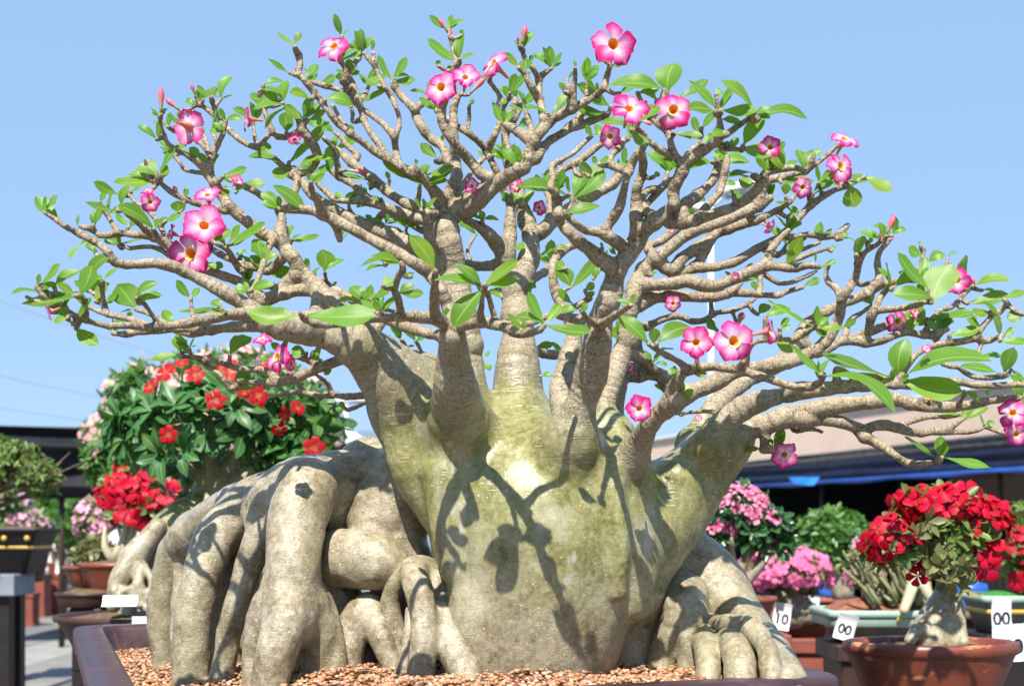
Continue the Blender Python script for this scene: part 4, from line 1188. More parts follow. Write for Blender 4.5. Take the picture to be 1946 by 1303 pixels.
v, f = loops_mesh([rrect(PW, PL, .045, .08, RIMZ-.055), rrect(PW, PL, .006, .08, RIMZ-.05), rrect(PW, PL, .0, .08, RIMZ-.04), rrect(PW, PL, .0, .08, RIMZ-.012), rrect(PW, PL, .003, .08, RIMZ-.004), rrect(PW, PL, .011, .08, RIMZ), rrect(PW, PL, .066, .10, RIMZ),
    rrect(PW, PL, .074, .10, RIMZ-.003), rrect(PW, PL, .079, .10, RIMZ-.012), rrect(PW, PL, .10, .10, RIMZ-.11), rrect(PW, PL, .13, .10, RIMZ-.2)], potw)
part_w('rim', v, f, MAT['plum glaze'], pot)
for a, b in ((.25, .25), (PW-.25, .25), (.25, PL-.25), (PW-.25, PL-.25)):
    m = MB(); c = potw(Vector((a, b, 0))); m.box((c.x-.08, c.y-.08, RIMZ-.30), (c.x+.08, c.y+.08, RIMZ-.268))
    part_w('foot', m.v, m.f, MAT['plum glaze'], pot, False)
plain('dark timber', (0.045, 0.026, 0.018), 0.5, 0.4, 0.35, 8)
stand = link('pot_stand', None, loc=(pot.location.x, pot.location.y, 0)); tag(stand, 'dark timber stand carrying the big plum pot', 'stand')
Mst = Matrix.Translation(Vector((0, 0, 0))) @ Matrix(((PN.x, PS.x, 0, 0), (PN.y, PS.y, 0, 0), (0, 0, 1, 0), (0, 0, 0, 1)))
m = MB(); m.box((-.62, -.8, RIMZ-.36), (.62, .8, RIMZ-.301), Mst); m.build('stand_top', MAT['dark timber'], stand, False)
for a in (-.5, .5):
    for b in (-.68, .68):
        m = MB(); m.box((a-.05, b-.05, 0), (a+.05, b+.05, RIMZ-.361), Mst); m.build('leg', MAT['dark timber'], stand, False)

def gravel_z(x, y):
    p = Vector((x, y, 0)) - PA
    a, b = p.dot(PN), p.dot(PS)
    e = min(a, b)                                   # nearness to the back and left walls
    drop = 0.292 + 0.066*max(0, 1-(e-0.08)/0.42)**1.6 - 0.008*max(0, 1-abs(x-.05)/.5)
    return CZ - drop + 0.006*math.sin(x*17+1)*math.sin(y*13+2)
peb = NB('pebble')
at_ = peb.attr('rnd'); r_ = peb.math('FRACT', peb.math('ADD', peb.rnd(), at_))
pc = peb.ramp(r_, [(0.0, (0.26, 0.085, 0.040)), (0.2, (0.42, 0.20, 0.085)), (0.38, (0.46, 0.30, 0.17)), (0.55, (0.31, 0.125, 0.055)), (0.7, (0.55, 0.40, 0.28)), (0.82, (0.19, 0.085, 0.055)), (0.92, (0.43, 0.22, 0.11)), (1.0, (0.30, 0.20, 0.14))])
peb.color(peb.mix(peb.math('MULTIPLY', peb.step(peb.noise(150.0, 4), 0.45, 0.65), 0.3), pc, (0.45, 0.28, 0.18))).rough(0.5).spec(0.4)
MAT['pebble'] = peb.m
import bmesh
def ico(seed, sub=2):
    r = random.Random(seed); b = bmesh.new(); bmesh.ops.create_icosphere(b, subdivisions=sub, radius=1)
    sx, sy, sz = r.uniform(.8, 1.25), r.uniform(.65, 1.0), r.uniform(.5, .8); ph = r.uniform(0, 9)
    for q in b.verts:
        k = 1 + .13*math.sin(q.co.x*2.3+ph)*math.cos(q.co.y*2.7+ph*2) + .09*math.sin(q.co.z*4+ph*3)
        q.co = Vector((q.co.x*sx*k, q.co.y*sy*k, q.co.z*sz*k))
    me = bpy.data.meshes.new('pebble'); b.to_mesh(me); b.free()
    me.polygons.foreach_set('use_smooth', np.ones(len(me.polygons), dtype=bool)); me.materials.append(MAT['pebble'])
    return me
PEB = [ico(s) for s in range(8)]; PEBL = [ico(s, 1) for s in range(8)]
grav = link('gravel_bed', None, loc=(potw(Vector((PW/2, PL/2, 0))).x, potw(Vector((PW/2, PL/2, 0))).y, CZ-.36))
tag(grav, 'bed of rounded orange and tan pebbles in the plum pot', 'gravel')
soil = plain('grit', (0.16, 0.085, 0.05), 0.9, 0.2, 0.4, 60, 0.004, 90)
v = []; f = []; NGX, NGY = 30, 40
for j in range(NGY+1):
    for i in range(NGX+1):
        p = potw(Vector((.085+(PW-.17)*i/NGX, .085+(PL-.17)*j/NGY, 0))); v.append((p.x, p.y, gravel_z(p.x, p.y)-.006))
for j in range(NGY):
    for i in range(NGX): f.append((j*(NGX+1)+i+1, j*(NGX+1)+i, (j+1)*(NGX+1)+i, (j+1)*(NGX+1)+i+1))
part_w('grit_layer', v, f, soil, grav)['kind'] = 'stuff'
random.seed(21)
cand = []
while len(cand) < 12000:
    a, b = random.uniform(.09, PW-.09), random.uniform(.09, PL-.09)
    p = potw(Vector((a, b, 0)))
    x, y = p.x, p.y
    z = gravel_z(x, y)
    ix, iy = CX + x/y*F, HY + (CZ-z)/y*F
    if iy > 1330 or ix < 60 or ix > 1900: continue
    if (x-.06)**2+(y-D0)**2 < .15**2: continue
    cand.append((iy, x, y, z))
cand.sort(reverse=True)
PEBJ = []
near = [c for c in cand if c[0] < 1303 and 205 < CX + c[1]/c[2]*F < 1560]
nearset = set(near[:300])
for q in cand:
    iy, x, y, z = q
    s = random.uniform(.0036, .0066) * (1.15 if random.random() < .12 else 1)
    M = Matrix.Translation((x, y, z+random.uniform(-.004, .006))) @ Matrix.Rotation(random.uniform(0, 6.3), 4, 'Z') @ Matrix.Rotation(random.uniform(-.6, .6), 4, 'X') @ Matrix.Scale(s, 4)
    k = random.randrange(8)
    if q in nearset:
        o = link('pebble', PEB[k], None, grav); o.matrix_parent_inverse = Matrix.Translation(-grav.location); o.matrix_basis = M
    else:
        PEBJ.append(((PEB if iy > 1245 else PEBL)[k], M))
V = []; Q = []; RA = []; n0 = 0
GI = np.array(Matrix.Translation(-grav.location))
CACHE = {}
for me, M in PEBJ:
    if me.name not in CACHE:
        c = np.empty(len(me.vertices)*3, np.float32); me.vertices.foreach_get('co', c)
        li = np.empty(len(me.loops), np.int32); me.loops.foreach_get('vertex_index', li)
        CACHE[me.name] = (c.reshape(-1, 3), li.reshape(-1, 3))
    c, li = CACHE[me.name]
    A = GI @ np.array(M); V.append(c @ A[:3, :3].T + A[:3, 3]); Q.append(li+n0); n0 += len(c); RA.append(np.full(len(c), random.random()))
me = mesh('loose_pebbles', np.vstack(V), np.vstack(Q), True, MAT['pebble']); fattr(me, 'rnd', np.concatenate(RA))
link('loose_pebbles', me, None, grav)['kind'] = 'stuff'
# ------------------------------------------------------------------ the setting
gm = NB('concrete ground')
g1 = gm.noise(0.6, 6, 0.6); g2 = gm.noise(14.0, 5, 0.65)
gm.color(gm.mix(gm.math('MULTIPLY', g2, 0.6), gm.ramp(g1, [(0.35, (0.10, 0.095, 0.09)), (0.65, (0.17, 0.165, 0.155))]), (0.14, 0.13, 0.12))).rough(0.85).spec(0.2)
gm.bump(g2, 0.01, 0.4); MAT['ground'] = gm.m
ground = link('ground', mesh('ground', [(-400, -60, 0), (400, -60, 0), (400, 900, 0), (-400, 900, 0)], [(0, 1, 2, 3)], False, gm.m)); ground['kind'] = 'structure'
slab_m = [plain('paving %d' % i, c, 0.8, 0.25, 0.2, 5, 0.004, 40) for i, c in enumerate([(0.20, 0.19, 0.18), (0.16, 0.157, 0.155), (0.26, 0.25, 0.235)])]
path = link('path', mesh('path', [(-9.5, 9, .004), (-4.2, 9, .004), (-4.2, 34, .004), (-9.5, 34, .004)], [(0, 1, 2, 3)], False, plain('path bed', (0.10, 0.095, 0.09), 0.9)))
path['kind'] = 'structure'
random.seed(5)
sl = MB(); sl.box((-.44, -.44, .004), (.44, .44, .03))
SLM = []
for i in range(3):
    me = mesh('paving_slab', sl.v, sl.f, False, slab_m[i]); SLM.append(me)
for j in range(16):
    for i in range(5):
        o = link('paving_slab', SLM[2 if i == 3 else random.choice((0, 1, 0))], None, path); o.location = (-8.6+i*.9, 10.2+j*.9, random.uniform(0, .004)); 

# ---- leaves, flowers and crowns of the plants further off
def small_leaf(ratio=0.42):
    v = [(0, 0, 0), (-.5*ratio, .5, .06), (0, .45, -.02), (.5*ratio, .5, .06), (-.34*ratio, .82, .02), (0, 1.0, -.06), (.34*ratio, .82, .02)]
    return np.array(v), [(0, 2, 1), (0, 3, 2), (1, 2, 5, 4), (2, 3, 6, 5)]
SLV, SLF = small_leaf()
def crown_mesh(name, lumps, n, L, mat, seed, per=6, up=0.25, shell=0.55, parent=None, off=Vector((0, 0, 0)), lvar=0.35, ratio=1.0):
    """rosettes of leaves spread through a set of ellipsoids (cx,cy,cz,rx,ry,rz)"""
    r = np.random.default_rng(seed)
    vol = np.array([l[3]*l[4]*l[5] for l in lumps]) ** 0.67; vol = vol/vol.sum()
    V = []; Fc = []; A = []; n0 = 0
    for _ in range(n):
        l = lumps[r.choice(len(lumps), p=vol)]
        d = r.standard_normal(3); d /= np.linalg.norm(d)
        rad = shell + (1-shell)*r.random()**0.6
        c = np.array(l[:3]) + d*rad*np.array(l[3:])*(1+.12*r.standard_normal())
        ax = d*np.array([1, 1, 1]) + np.array([0, -.15, up]) + .35*r.standard_normal(3); ax /= np.linalg.norm(ax)
        t = np.cross(ax, [0.3, 0.2, 0.9]); t /= np.linalg.norm(t); b = np.cross(ax, t)
        a0 = r.random()*6.28; rv = r.random()
        for k in range(per):
            a = a0 + 6.283*k/per + .25*r.standard_normal()
            o = t*math.cos(a) + b*math.sin(a)
            tilt = r.uniform(.25, .8)
            ya = o*math.cos(tilt) + ax*math.sin(tilt); za = ax*math.cos(tilt) - o*math.sin(tilt); xa = np.cross(ya, za)
            s = L*(1+lvar*r.uniform(-1, 1))
            V.append((SLV*np.array([ratio, 1, 1])*s) @ np.array([xa, ya, za]) + c)
            Fc += [tuple(i+n0 for i in q) for q in SLF]; n0 += 7; A += [rv*.6+.4*r.random()]*7
    me = mesh(name, np.vstack(V)-np.array(off), Fc, True, mat); fattr(me, 'rnd', A)
    o = link(name, me, None, parent); o['kind'] = 'stuff'
    return o
def foliage_mat(name, a, b, tl, gloss=.4, tf=.3):
    n = NB(name); k = n.attr('rnd')
    n.color(n.mix(k, a, b)).rough(gloss).spec(.45); n.translucent(tl, tf); MAT[name] = n.m; return n.m
foliage_mat('deep green foliage', (0.020, 0.075, 0.022), (0.055, 0.15, 0.045), (0.06, 0.22, 0.03), .3, .22)
foliage_mat('olive foliage', (0.07, 0.13, 0.03), (0.19, 0.27, 0.075), (0.30, 0.42, 0.06))
foliage_mat('mid green foliage', (0.04, 0.12, 0.025), (0.12, 0.24, 0.05), (0.18, 0.40, 0.04))
foliage_mat('dry green foliage', (0.12, 0.13, 0.05), (0.26, 0.27, 0.12), (0.3, 0.32, 0.08))
def flower5(seed):
    r = random.Random(seed); v = [(0, 0, -.12)]; f = []; a = [0.0]
    for k in range(5):
        a0 = 2*math.pi*k/5; b = len(v)
        for rad, da, z in ((.3, -.5, 0), (.3, .5, 0), (.78, -.55, .06), (.80, 0, .12), (.78, .55, .06), (1.0, -.26, r.uniform(-.1, .08)), (1.02, .26, r.uniform(-.1, .08))):
            v.append((rad*math.cos(a0+da), rad*math.sin(a0+da), z + .01*k)); a.append(rad)
        f += [(0, b, b+1), (b, b+3, b+1), (b, b+2, b+3), (b+1, b+3, b+4), (b+2, b+5, b+3), (b+3, b+5, b+6), (b+3, b+6, b+4)]
    me = mesh('flower', v, f); fattr(me, 'rad', a); return me
def flower_mat(name, c0, c1, c2):
    n = NB(name); k = n.attr('rad'); rr = n.rnd()
    col = n.ramp(k, [(0.0, c0), (0.4, c1), (1.0, c2)])
    col = n.mix(n.math('MULTIPLY', rr, .35), col, tuple(min(1, x*1.3) for x in c1))
    n.color(col).rough(.5).spec(.25); n.translucent(col, .35); MAT[name] = n.m; return n.m
flower_mat('red flower', (0.65, 0.20, 0.05), (0.48, 0.006, 0.02), (0.42, 0.002, 0.008))
flower_mat('crimson flower', (0.35, 0.01, 0.02), (0.56, 0.005, 0.045), (0.46, 0.002, 0.010))
flower_mat('pale pink flower', (0.75, 0.55, 0.25), (0.85, 0.58, 0.55), (0.80, 0.28, 0.34))
flower_mat('deep pink flower', (0.55, 0.05, 0.15), (0.82, 0.26, 0.46), (0.78, 0.14, 0.34))
flower_mat('rose flower', (0.30, 0.01, 0.05), (0.60, 0.08, 0.22), (0.85, 0.45, 0.58))
flower_mat('soft pink flower', (0.7, 0.3, 0.4), (0.86, 0.48, 0.62), (0.82, 0.38, 0.54))
FMS = {}
def fmeshes(matname):
    if matname not in FMS:
        L_ = []
        for s in range(3):
            me = flower5(s); me.materials.append(MAT[matname]); L_.append(me)
        FMS[matname] = L_
    return FMS[matname]
def flowers_on(parent, lumps, n, size, matname, seed, upper=-0.2, front=True, push=1.06):
    r = random.Random(seed); ms = fmeshes(matname)
    for _ in range(n):
        l = r.choices(lumps, [q[3]*q[5] for q in lumps])[0]
        while True:
            d = Vector((r.gauss(0, 1), r.gauss(0, 1), r.gauss(0, 1))).normalized()
            if d.z > upper and (not front or d.y < .25): break
        pk_ = push*r.uniform(.94, 1.05); c = Vector((l[0]+d.x*l[3]*pk_, l[1]+d.y*l[4]*pk_, l[2]+d.z*l[5]*pk_))
        za = (d + Vector((r.gauss(0, .35), r.gauss(-.25, .3), r.gauss(.15, .3)))).normalized()
        xa = za.orthogonal().normalized(); a = r.uniform(0, 6.28); ya = za.cross(xa); x2 = xa*math.cos(a)+ya*math.sin(a)
        s = size*r.uniform(.8, 1.2)
        o = link('flower', ms[r.randrange(3)], None, parent)
        o.matrix_parent_inverse = Matrix.Translation(-parent.location); o.matrix_basis = basis(x2, za.cross(x2), za, c, (s, s, s))
def lumps_px(rows, d, ydepth=0.8):
    out = []
    for q in rows:
        x, y, rx, ry = q[:4]; dd = d + (q[4] if len(q) > 4 else 0)
        c = at(x, y, dd); out.append((c.x, c.y, c.z, rx*dd/F, max(rx, ry)*dd/F*ydepth, ry*dd/F))
    return out
def stems(parent, base, targets, r0, mat, seed, forks=2, name='stem'):
    """branching stems from base to the crown, one mesh"""
    r = random.Random(seed); m = MB(); off = parent.location
    for t in targets:
        t = Vector(t); p = Vector(base)
        mid = p.lerp(t, .45) + Vector((r.gauss(0, .03), r.gauss(0, .03), 0))*(t-p).length*2
        rows = catmull([(*p, r0), (*mid, r0*.7), (*t, r0*.3)], .04)
        m.tube([Vector(q[:3])-off for q in rows], [q[3] for q in rows], 7)
        for _ in range(forks):
            k = r.uniform(.35, .85); q = rows[int(k*(len(rows)-1))]; s = Vector(q[:3])
            e = s + (t-p)*.3 + Vector((r.gauss(0, .12), r.gauss(0, .12), r.gauss(.03, .08)))*(t-p).length
            rw = catmull([(*s, q[3]*.7), (*s.lerp(e, .5), q[3]*.5), (*e, q[3]*.3)], .05)
            m.tube([Vector(z[:3])-off for z in rw], [z[3] for z in rw], 6)
    return m.build(name, mat, parent)
def plant(name, label, cat, base, group=None):
    o = link(name, None, loc=base); return tag(o, label, cat, group)
stemm = plain('grey stem', (0.24, 0.20, 0.14), .7, .3, .3, 30)
palestem = plain('pale stem', (0.40, 0.37, 0.24), .6, .3, .25, 20)
darkstem = plain('brown stem', (0.14, 0.095, 0.055), .75, .3, .3, 30)

# ---- pots
plain('terracotta', (0.20, 0.055, 0.028), .42, .45, .25, 6)
tcn = NB('worn terracotta'); q1 = tcn.noise(7.0, 5, .62, tcn.map((1, 1, 2.2)))
tcn.color(tcn.mix(tcn.step(q1, .60, .66), tcn.ramp(tcn.noise(14., 4), [(.3, (0.12, 0.027, 0.015)), (.7, (0.185, 0.044, 0.022))]), (0.55, 0.21, 0.085))).rough(.4).spec(.5); MAT['worn terracotta'] = tcn.m
plain('brown glaze', (0.045, 0.020, 0.015), .45, .4, .3, 8)
plain('black glaze', (0.016, 0.011, 0.011), .5, .35, .3, 8)
plain('celadon', (0.30, 0.42, 0.33), .35, .5, .15, 8)
plain('grey clay', (0.20, 0.185, 0.14), .5, .4, .2, 8)
plain('gilt', (0.60, 0.38, 0.06), .3, .6, .15, 8)
plain('red soil', (0.24, 0.10, 0.06), .95, .1, .35, 40, .006, 70)
plain('brown soil', (0.13, 0.085, 0.05), .95, .1, .4, 40, .006, 70)
plain('brick red paint', (0.20, 0.055, 0.038), .6, .35, .25, 5)
plain('grey block', (0.20, 0.22, 0.25), .8, .2, .2, 5)
plain('moss', (0.05, 0.20, 0.04), .9, .1, .4, 40, .01, 80)
def ring(c, rx, ry, z, n=28):
    return [Vector((c.x + rx*math.cos(2*math.pi*k/n), c.y + ry*math.sin(2*math.pi*k/n), z)) for k in range(n)]
def round_pot(name, label, c, rx, ry, h, lip, mat, soilm, cat='pot', taper=.72, group=None, mound=.02):
    """oval bowl: c = centre of the rim plane"""
    o = link(name, None, loc=(c.x, c.y, c.z-h)); tag(o, label, cat, group); I = lambda p: p
    z = c.z
    L_ = [ring(c, rx*taper, ry*taper, z-h), ring(c, rx*(taper+.02), ry*(taper+.02), z-h*.97), ring(c, rx*(.6*taper+.4), ry*(.6*taper+.4), z-h*.6), ring(c, rx*.955, ry*.955, z-lip)]
    v, f = loops_mesh(L_, I, True); part_w('bowl', v, f, mat, o)
    t = lip*.9
    L_ = [ring(c, rx*.955, ry*.955, z-lip), ring(c, rx*.99, ry*.99, z-lip*.9), ring(c, rx, ry, z-lip*.5), ring(c, rx*.99, ry*.99, z-lip*.1), ring(c, rx-t*.4, ry-t*.4, z), ring(c, rx-t, ry-t, z-lip*.1), ring(c, rx-t*1.2, ry-t*1.2, z-lip), ring(c, (rx-t)*.9, (ry-t)*.9, z-lip*2.5)]
    v, f = loops_mesh(L_, I); part_w('rim', v, f, mat, o)
    L_ = [ring(c, (rx-t)*.985, (ry-t)*.985, z-lip*.7), ring(c, rx*.6, ry*.6, z-lip*.55+mound*.7), ring(c, rx*.2, ry*.2, z-lip*.5+mound)]
    v, f = loops_mesh(L_, I, False, True); part_w('soil', v, f, soilm, o)
    return o
def rect_pot(name, label, c, w, l, h, lip, mats, soilm, rot=0, taper=.16, studs=0, band=False, cat='pot', mound=.02):
    """c = centre of the rim plane; w along x, l along y"""
    o = link(name, None, loc=(c.x, c.y, c.z-h)); tag(o, label, cat)
    R = Matrix.Rotation(rot, 3, 'Z')
    fn = lambda p: Vector((c.x, c.y, 0)) + R @ Vector((p.x-w/2, p.y-l/2, 0)) + Vector((0, 0, p.z))
    z = c.z; i = taper*h
    v, f = loops_mesh([rrect(w, l, i+.02, .03, z-h), rrect(w, l, .018, .03, z-lip)], fn, True); part_w('bowl', v, f, mats[0], o)
    v, f = loops_mesh([rrect(w, l, .018, .03, z-lip), rrect(w, l, .002, .03, z-lip*.95), rrect(w, l, 0, .03, z-lip*.1), rrect(w, l, .006, .03, z), rrect(w, l, .03, .03, z), rrect(w, l, .035, .03, z-lip*.4), rrect(w, l, .05, .03, z-lip*2)], fn)
    part_w('rim', v, f, mats[1], o)
    v, f = loops_mesh([rrect(w, l, .034, .03, z-lip*.45), rrect(w, l, w*.2, .03, z-lip*.3+mound*.8), rrect(w, l, w*.3, .03, z-lip*.2+mound)], fn, False, True); part_w('soil', v, f, soilm, o)
    if band:
        zb = z-h*.42; ib = .02+(i)*.42
        v, f = loops_mesh([rrect(w, l, ib-.004, .03, zb-.012), rrect(w, l, ib-.012, .03, zb-.008), rrect(w, l, ib-.014, .03, zb+.008), rrect(w, l, ib-.008, .03, zb+.012)], fn); part_w('gilt_band', v, f, MAT['gilt'], o)
    for k in range(studs):
        b = bmesh.new(); bmesh.ops.create_uvsphere(b, u_segments=10, v_segments=6, radius=.022)
        p = fn(Vector((w*(k+.5)/studs, .006+i*.2, z-h*.22)))
        for q in b.verts: q.co += p - o.location
        me = bpy.data.meshes.new('stud'); b.to_mesh(me); b.free(); me.materials.append(MAT['gilt']); me.polygons.foreach_set('use_smooth', np.ones(len(me.polygons), dtype=bool)); link('stud', me, None, o)
    return o
def plinth(label, c, w, l, top, mat, cat='plinth', group='plinths under the show pots'):
    o = link('plinth', None, loc=(c.x, c.y, 0)); tag(o, label, cat, group)
    for nm, k, z0, z1 in (('base', 1.06, 0, .08), ('shaft', .92, .081, top-.071), ('cap', 1.04, top-.07, top-.001)):
        m = MB(); m.box((-w/2*k, -l/2*k, z0), (w/2*k, l/2*k, z1)); m.build(nm, mat, o, False, .008)
    return o
def card(label, c, w, h, text, yaw=0, pitch=0, roll=0, curl=.3):
    """a curved white paper number card"""
    o = link('number_card', None, loc=c); tag(o, label, 'number card', 'white number cards on the pots')
    o.rotation_euler = (pitch, roll, yaw)
    v = []; f = []; n = 8
    g = lambda s: -curl*h*(s-.5)**2
    for i in range(n+1):
        s = i/n
        v += [(-w/2, g(s), h*(s-.5)), (w/2, g(s), h*(s-.5)), (-w/2, g(s)+.0012, h*(s-.5)), (w/2, g(s)+.0012, h*(s-.5))]
    for i in range(n):
        a = i*4; b = a+4
        f += [(a, a+1, b+1, b), (a+3, a+2, b+2, b+3), (a+2, a, b, b+2), (a+1, a+3, b+3, b+1)]
    f += [(0, 2, 3, 1), (n*4, n*4+1, n*4+3, n*4+2)]
    link('paper', mesh('paper', v, f, False, MAT['paper']), None, o)
    if text:
        cu = bpy.data.curves.new('digits', 'FONT'); cu.body = text; cu.align_x = 'CENTER'; cu.align_y = 'CENTER'; cu.size = h*.52; cu.extrude = 0.0004; cu.offset = 0.016*h
        tmp = bpy.data.objects.new('tmp', cu); COL.objects.link(tmp); bpy.context.view_layer.update()
        me = bpy.data.meshes.new_from_object(tmp.evaluated_get(bpy.context.evaluated_depsgraph_get())); bpy.data.objects.remove(tmp)
        co = np.empty(len(me.vertices)*3); me.vertices.foreach_get('co', co); co = co.reshape(-1, 3)
        x, y, z = co[:, 0].copy(), co[:, 1].copy(), co[:, 2].copy(); zz = y - h*.12
        s = zz/h+.5
        co[:, 0] = x; co[:, 2] = zz; co[:, 1] = -curl*h*(s-.5)**2 - .0012 - z
        me.vertices.foreach_set('co', co.ravel()); me.update(); me.materials.clear(); me.materials.append(MAT['ink']); link('digits', me, None, o)
    return o
plain('paper', (0.78, 0.80, 0.82), .6, .3, .04, 4); plain('ink', (0.02, 0.02, 0.03), .6, .3, .1)
# ------------------------------------------------------------------ plants and pots on the left
def rows_at(rows, d0):
    return [(x, y, r, (d0-D0)*1000+v) for x, y, r, v in rows]
# red-flowered desert rose
d = 4.0
base = at(300, 1170, d)
rose = plant('desert_rose_bush', 'bushy desert rose with red trumpet flowers and glossy dark leaves behind the left roots', 'bonsai tree', base)
lr = lumps_px([(390, 830, 140, 85), (520, 825, 80, 70, .1), (290, 800, 62, 58), (450, 770, 95, 52), (565, 870, 44, 40), (335, 735, 48, 34), (600, 800, 34, 36, .1), (240, 850, 36, 34)], d)
sp2 = []
for rows in ([(430,925,20,0),(400,960,32,0),(350,1000,52,0),(318,1060,62,0),(300,1130,66,0),(295,1180,70,0)],):
    sp2.append((.03, rows_at(rows, d)))
for a in ([(400,960,30,0),(380,900,18,0),(330,850,11,0)], [(410,950,28,0),(430,890,18,0),(470,840,11,0)], [(415,955,24,0),(470,905,17,0),(540,850,11,0)], [(405,940,20,0),(400,880,14,-40),(400,810,10,-60)]):
    sp2.append((.02, rows_at(a, d)))
body('trunk', sp2, .011, MAT['caudex skin'], .003, 2., 15., rose, np.array(base))
sp2 = [(.02, rows_at([(300,1000,16,-100),(262,1050,26,-120),(240,1085,24,-150),(225,1110,20,-160),(216,1150,14,-160)], d)),
       (.01, rows_at([(270,1080,14,-160),(262,1110,11,-190),(280,1135,11,-190),(292,1110,9,-180),(280,1085,8,-170)], d)),
       (.01, rows_at([(228,1112,9,-170),(218,1120,9,-190),(226,1132,9,-190),(236,1122,8,-190)], d)),
       (.01, rows_at([(250,1120,10,-190),(270,1150,10,-200),(300,1165,9,-200)], d))]
body('root', sp2, .007, MAT['root skin'], .002, .5, 30., rose, np.array(base))
random.seed(12)
for m_ in range(6):
    me = leaf_mesh(100+m_, .36); me.materials.append(MAT['dark leaf'])
    LM.append(me)
DLM = LM[-6:]; LM = LM[:-6]
items = []; RINV = Matrix.Translation(-Vector(base))
r = random.Random(8)
for _ in range(92):
    l = r.choices(lr, [q[3]*q[5] for q in lr])[0]
    while True:
        dv = Vector((r.gauss(0, 1), r.gauss(-.35, 1), r.gauss(.1, 1))).normalized()
        if dv.y < .5: break
    k = r.uniform(.66, 1.2)
    c = Vector((l[0]+dv.x*l[3]*k, l[1]+dv.y*l[4]*k, l[2]+dv.z*l[5]*k))
    ax = (dv + Vector((0, -.1, .35))).normalized(); t = ax.orthogonal().normalized(); b = ax.cross(t); a0 = r.uniform(0, 6)
    for i in range(7):
        a = a0 + i*.898 + r.gauss(0, .12); oo = t*math.cos(a)+b*math.sin(a); tl = r.uniform(.05, .75)
        ya = (oo*math.cos(tl)+ax*math.sin(tl)).normalized(); za = (ax*math.cos(tl)-oo*math.sin(tl)).normalized(); xa = ya.cross(za)
        s = r.uniform(.070, .115)
        items.append((c.y-.25*c.z, DLM[r.randrange(6)], basis(xa, ya, za, c, (s*1.05, s, s))))
items.sort(key=lambda q: q[0])
for _, me, M in items[:300]:
    o = link('leaf', me, None, rose); o.matrix_parent_inverse = RINV; o.matrix_basis = M
joined('inner_leaves', [(a, b) for _, a, b in items[300:]], MAT['dark leaf'], rose, RINV)
flm = fmeshes('red flower')
for x, y, s, fx, fu, fc in ((320,825,17,0,0,1),(410,760,19,.1,.1,1),(315,708,20,-.3,.4,.7),(370,712,18,.2,.3,.7),(438,705,24,.2,.4,.8),(285,735,17,-.4,.4,.6),(490,752,20,.4,.2,.7),(597,850,20,.1,0,1),(540,790,17,.7,-.2,.4),(530,815,15,.2,-.6,.5),(462,745,12,.3,.1,.8),(565,775,15,.5,.4,.6),(345,690,14,0,.6,.5),(505,700,14,.1,.5,.7)):
    c = at(x, y, d-.38); za = Vector((fx, -fc, fu)).normalized(); xa = za.orthogonal().normalized(); s = s*d/F
    o = link('flower', flm[r.randrange(3)], None, rose); o.matrix_parent_inverse = RINV; o.matrix_basis = basis(xa, za.cross(xa), za, c, (s, s, s))
round_pot('oval_tray', 'shallow brown oval tray under the red-flowered desert rose', at(300, 1166, d), .34, .24, .10, .022, MAT['brown glaze'], MAT['brown soil'], 'pot', .8)
plinth('dark plinth below the shallow brown oval tray', at(325, 1166, d), .50, .36, at(300, 1166, d).z-.101, MAT['black glaze'])
card('blank white card lying on the oval tray beside pale coiled roots', at(228, 1143, d-.26), .105, .045, '', yaw=.15, pitch=-.75, curl=.5)
card('blank white card hanging on the oval tray rim close to the left roots', at(268, 1186, d-.28), .055, .05, '', yaw=.05, pitch=-.2, curl=.3)

# pale pink bush behind it
d = 6.6
pb = plant('pale_pink_bush', 'broad fine-leaved bush with pale pink flowers behind the red desert rose', 'bush', Vector((at(420, 900, d).x, d, .75)))
lp = lumps_px([(290, 760, 80, 55), (430, 725, 100, 55), (550, 790, 80, 75), (235, 835, 62, 55), (610, 830, 42, 48), (400, 820, 140, 90), (215, 880, 44, 40)], d, .7)
crown_mesh('foliage', lp, 1500, .075, MAT['mid green foliage'], 31, 6, .3, .7, pb, pb.location, ratio=.6)
flowers_on(pb, lp, 130, .050, 'pale pink flower', 32, -.3, push=1.16)
stems(pb, pb.location, [(l[0], l[1], l[2]) for l in lp], .035, stemm, 33)
rect_pot('square_pot', 'dark square pot holding the pale pink bush', Vector((pb.location.x, d, .80)), .6, .5, .25, .04, (MAT['black glaze'], MAT['black glaze']), MAT['brown soil'])
plinth('dark plinth below the pale pink bush', Vector((pb.location.x, d, 0)), .7, .6, .549, MAT['brown glaze'])
# crimson bush
d = 5.2
cb = plant('crimson_bush', 'small bush with a dense cluster of crimson flowers left of the trunk', 'bush', at(215, 1066, d))
lc = lumps_px([(240, 935, 42, 40), (300, 950, 40, 34), (255, 970, 44, 26)], d, .7)
crown_mesh('foliage', lc, 160, .05, MAT['olive foliage'], 41, 5, .3, .5, cb, cb.location)
flowers_on(cb, lc, 46, .062, 'crimson flower', 42, -.6)
stems(cb, cb.location, [(l[0], l[1], l[2]) for l in lc] + [tuple(at(200, 1000, d)), tuple(at(255, 1010, d))], .022, palestem, 43, 3)
round_pot('round_pot', 'red-brown round pot under the crimson flower cluster', at(222, 1068, d), .16, .14, .13, .02, MAT['terracotta'], MAT['brown soil'], 'pot', .6)
plinth('plinth below the red-brown round pot', at(232, 1068, d), .20, .24, at(222, 1068, d).z-.131, MAT['brown glaze'])
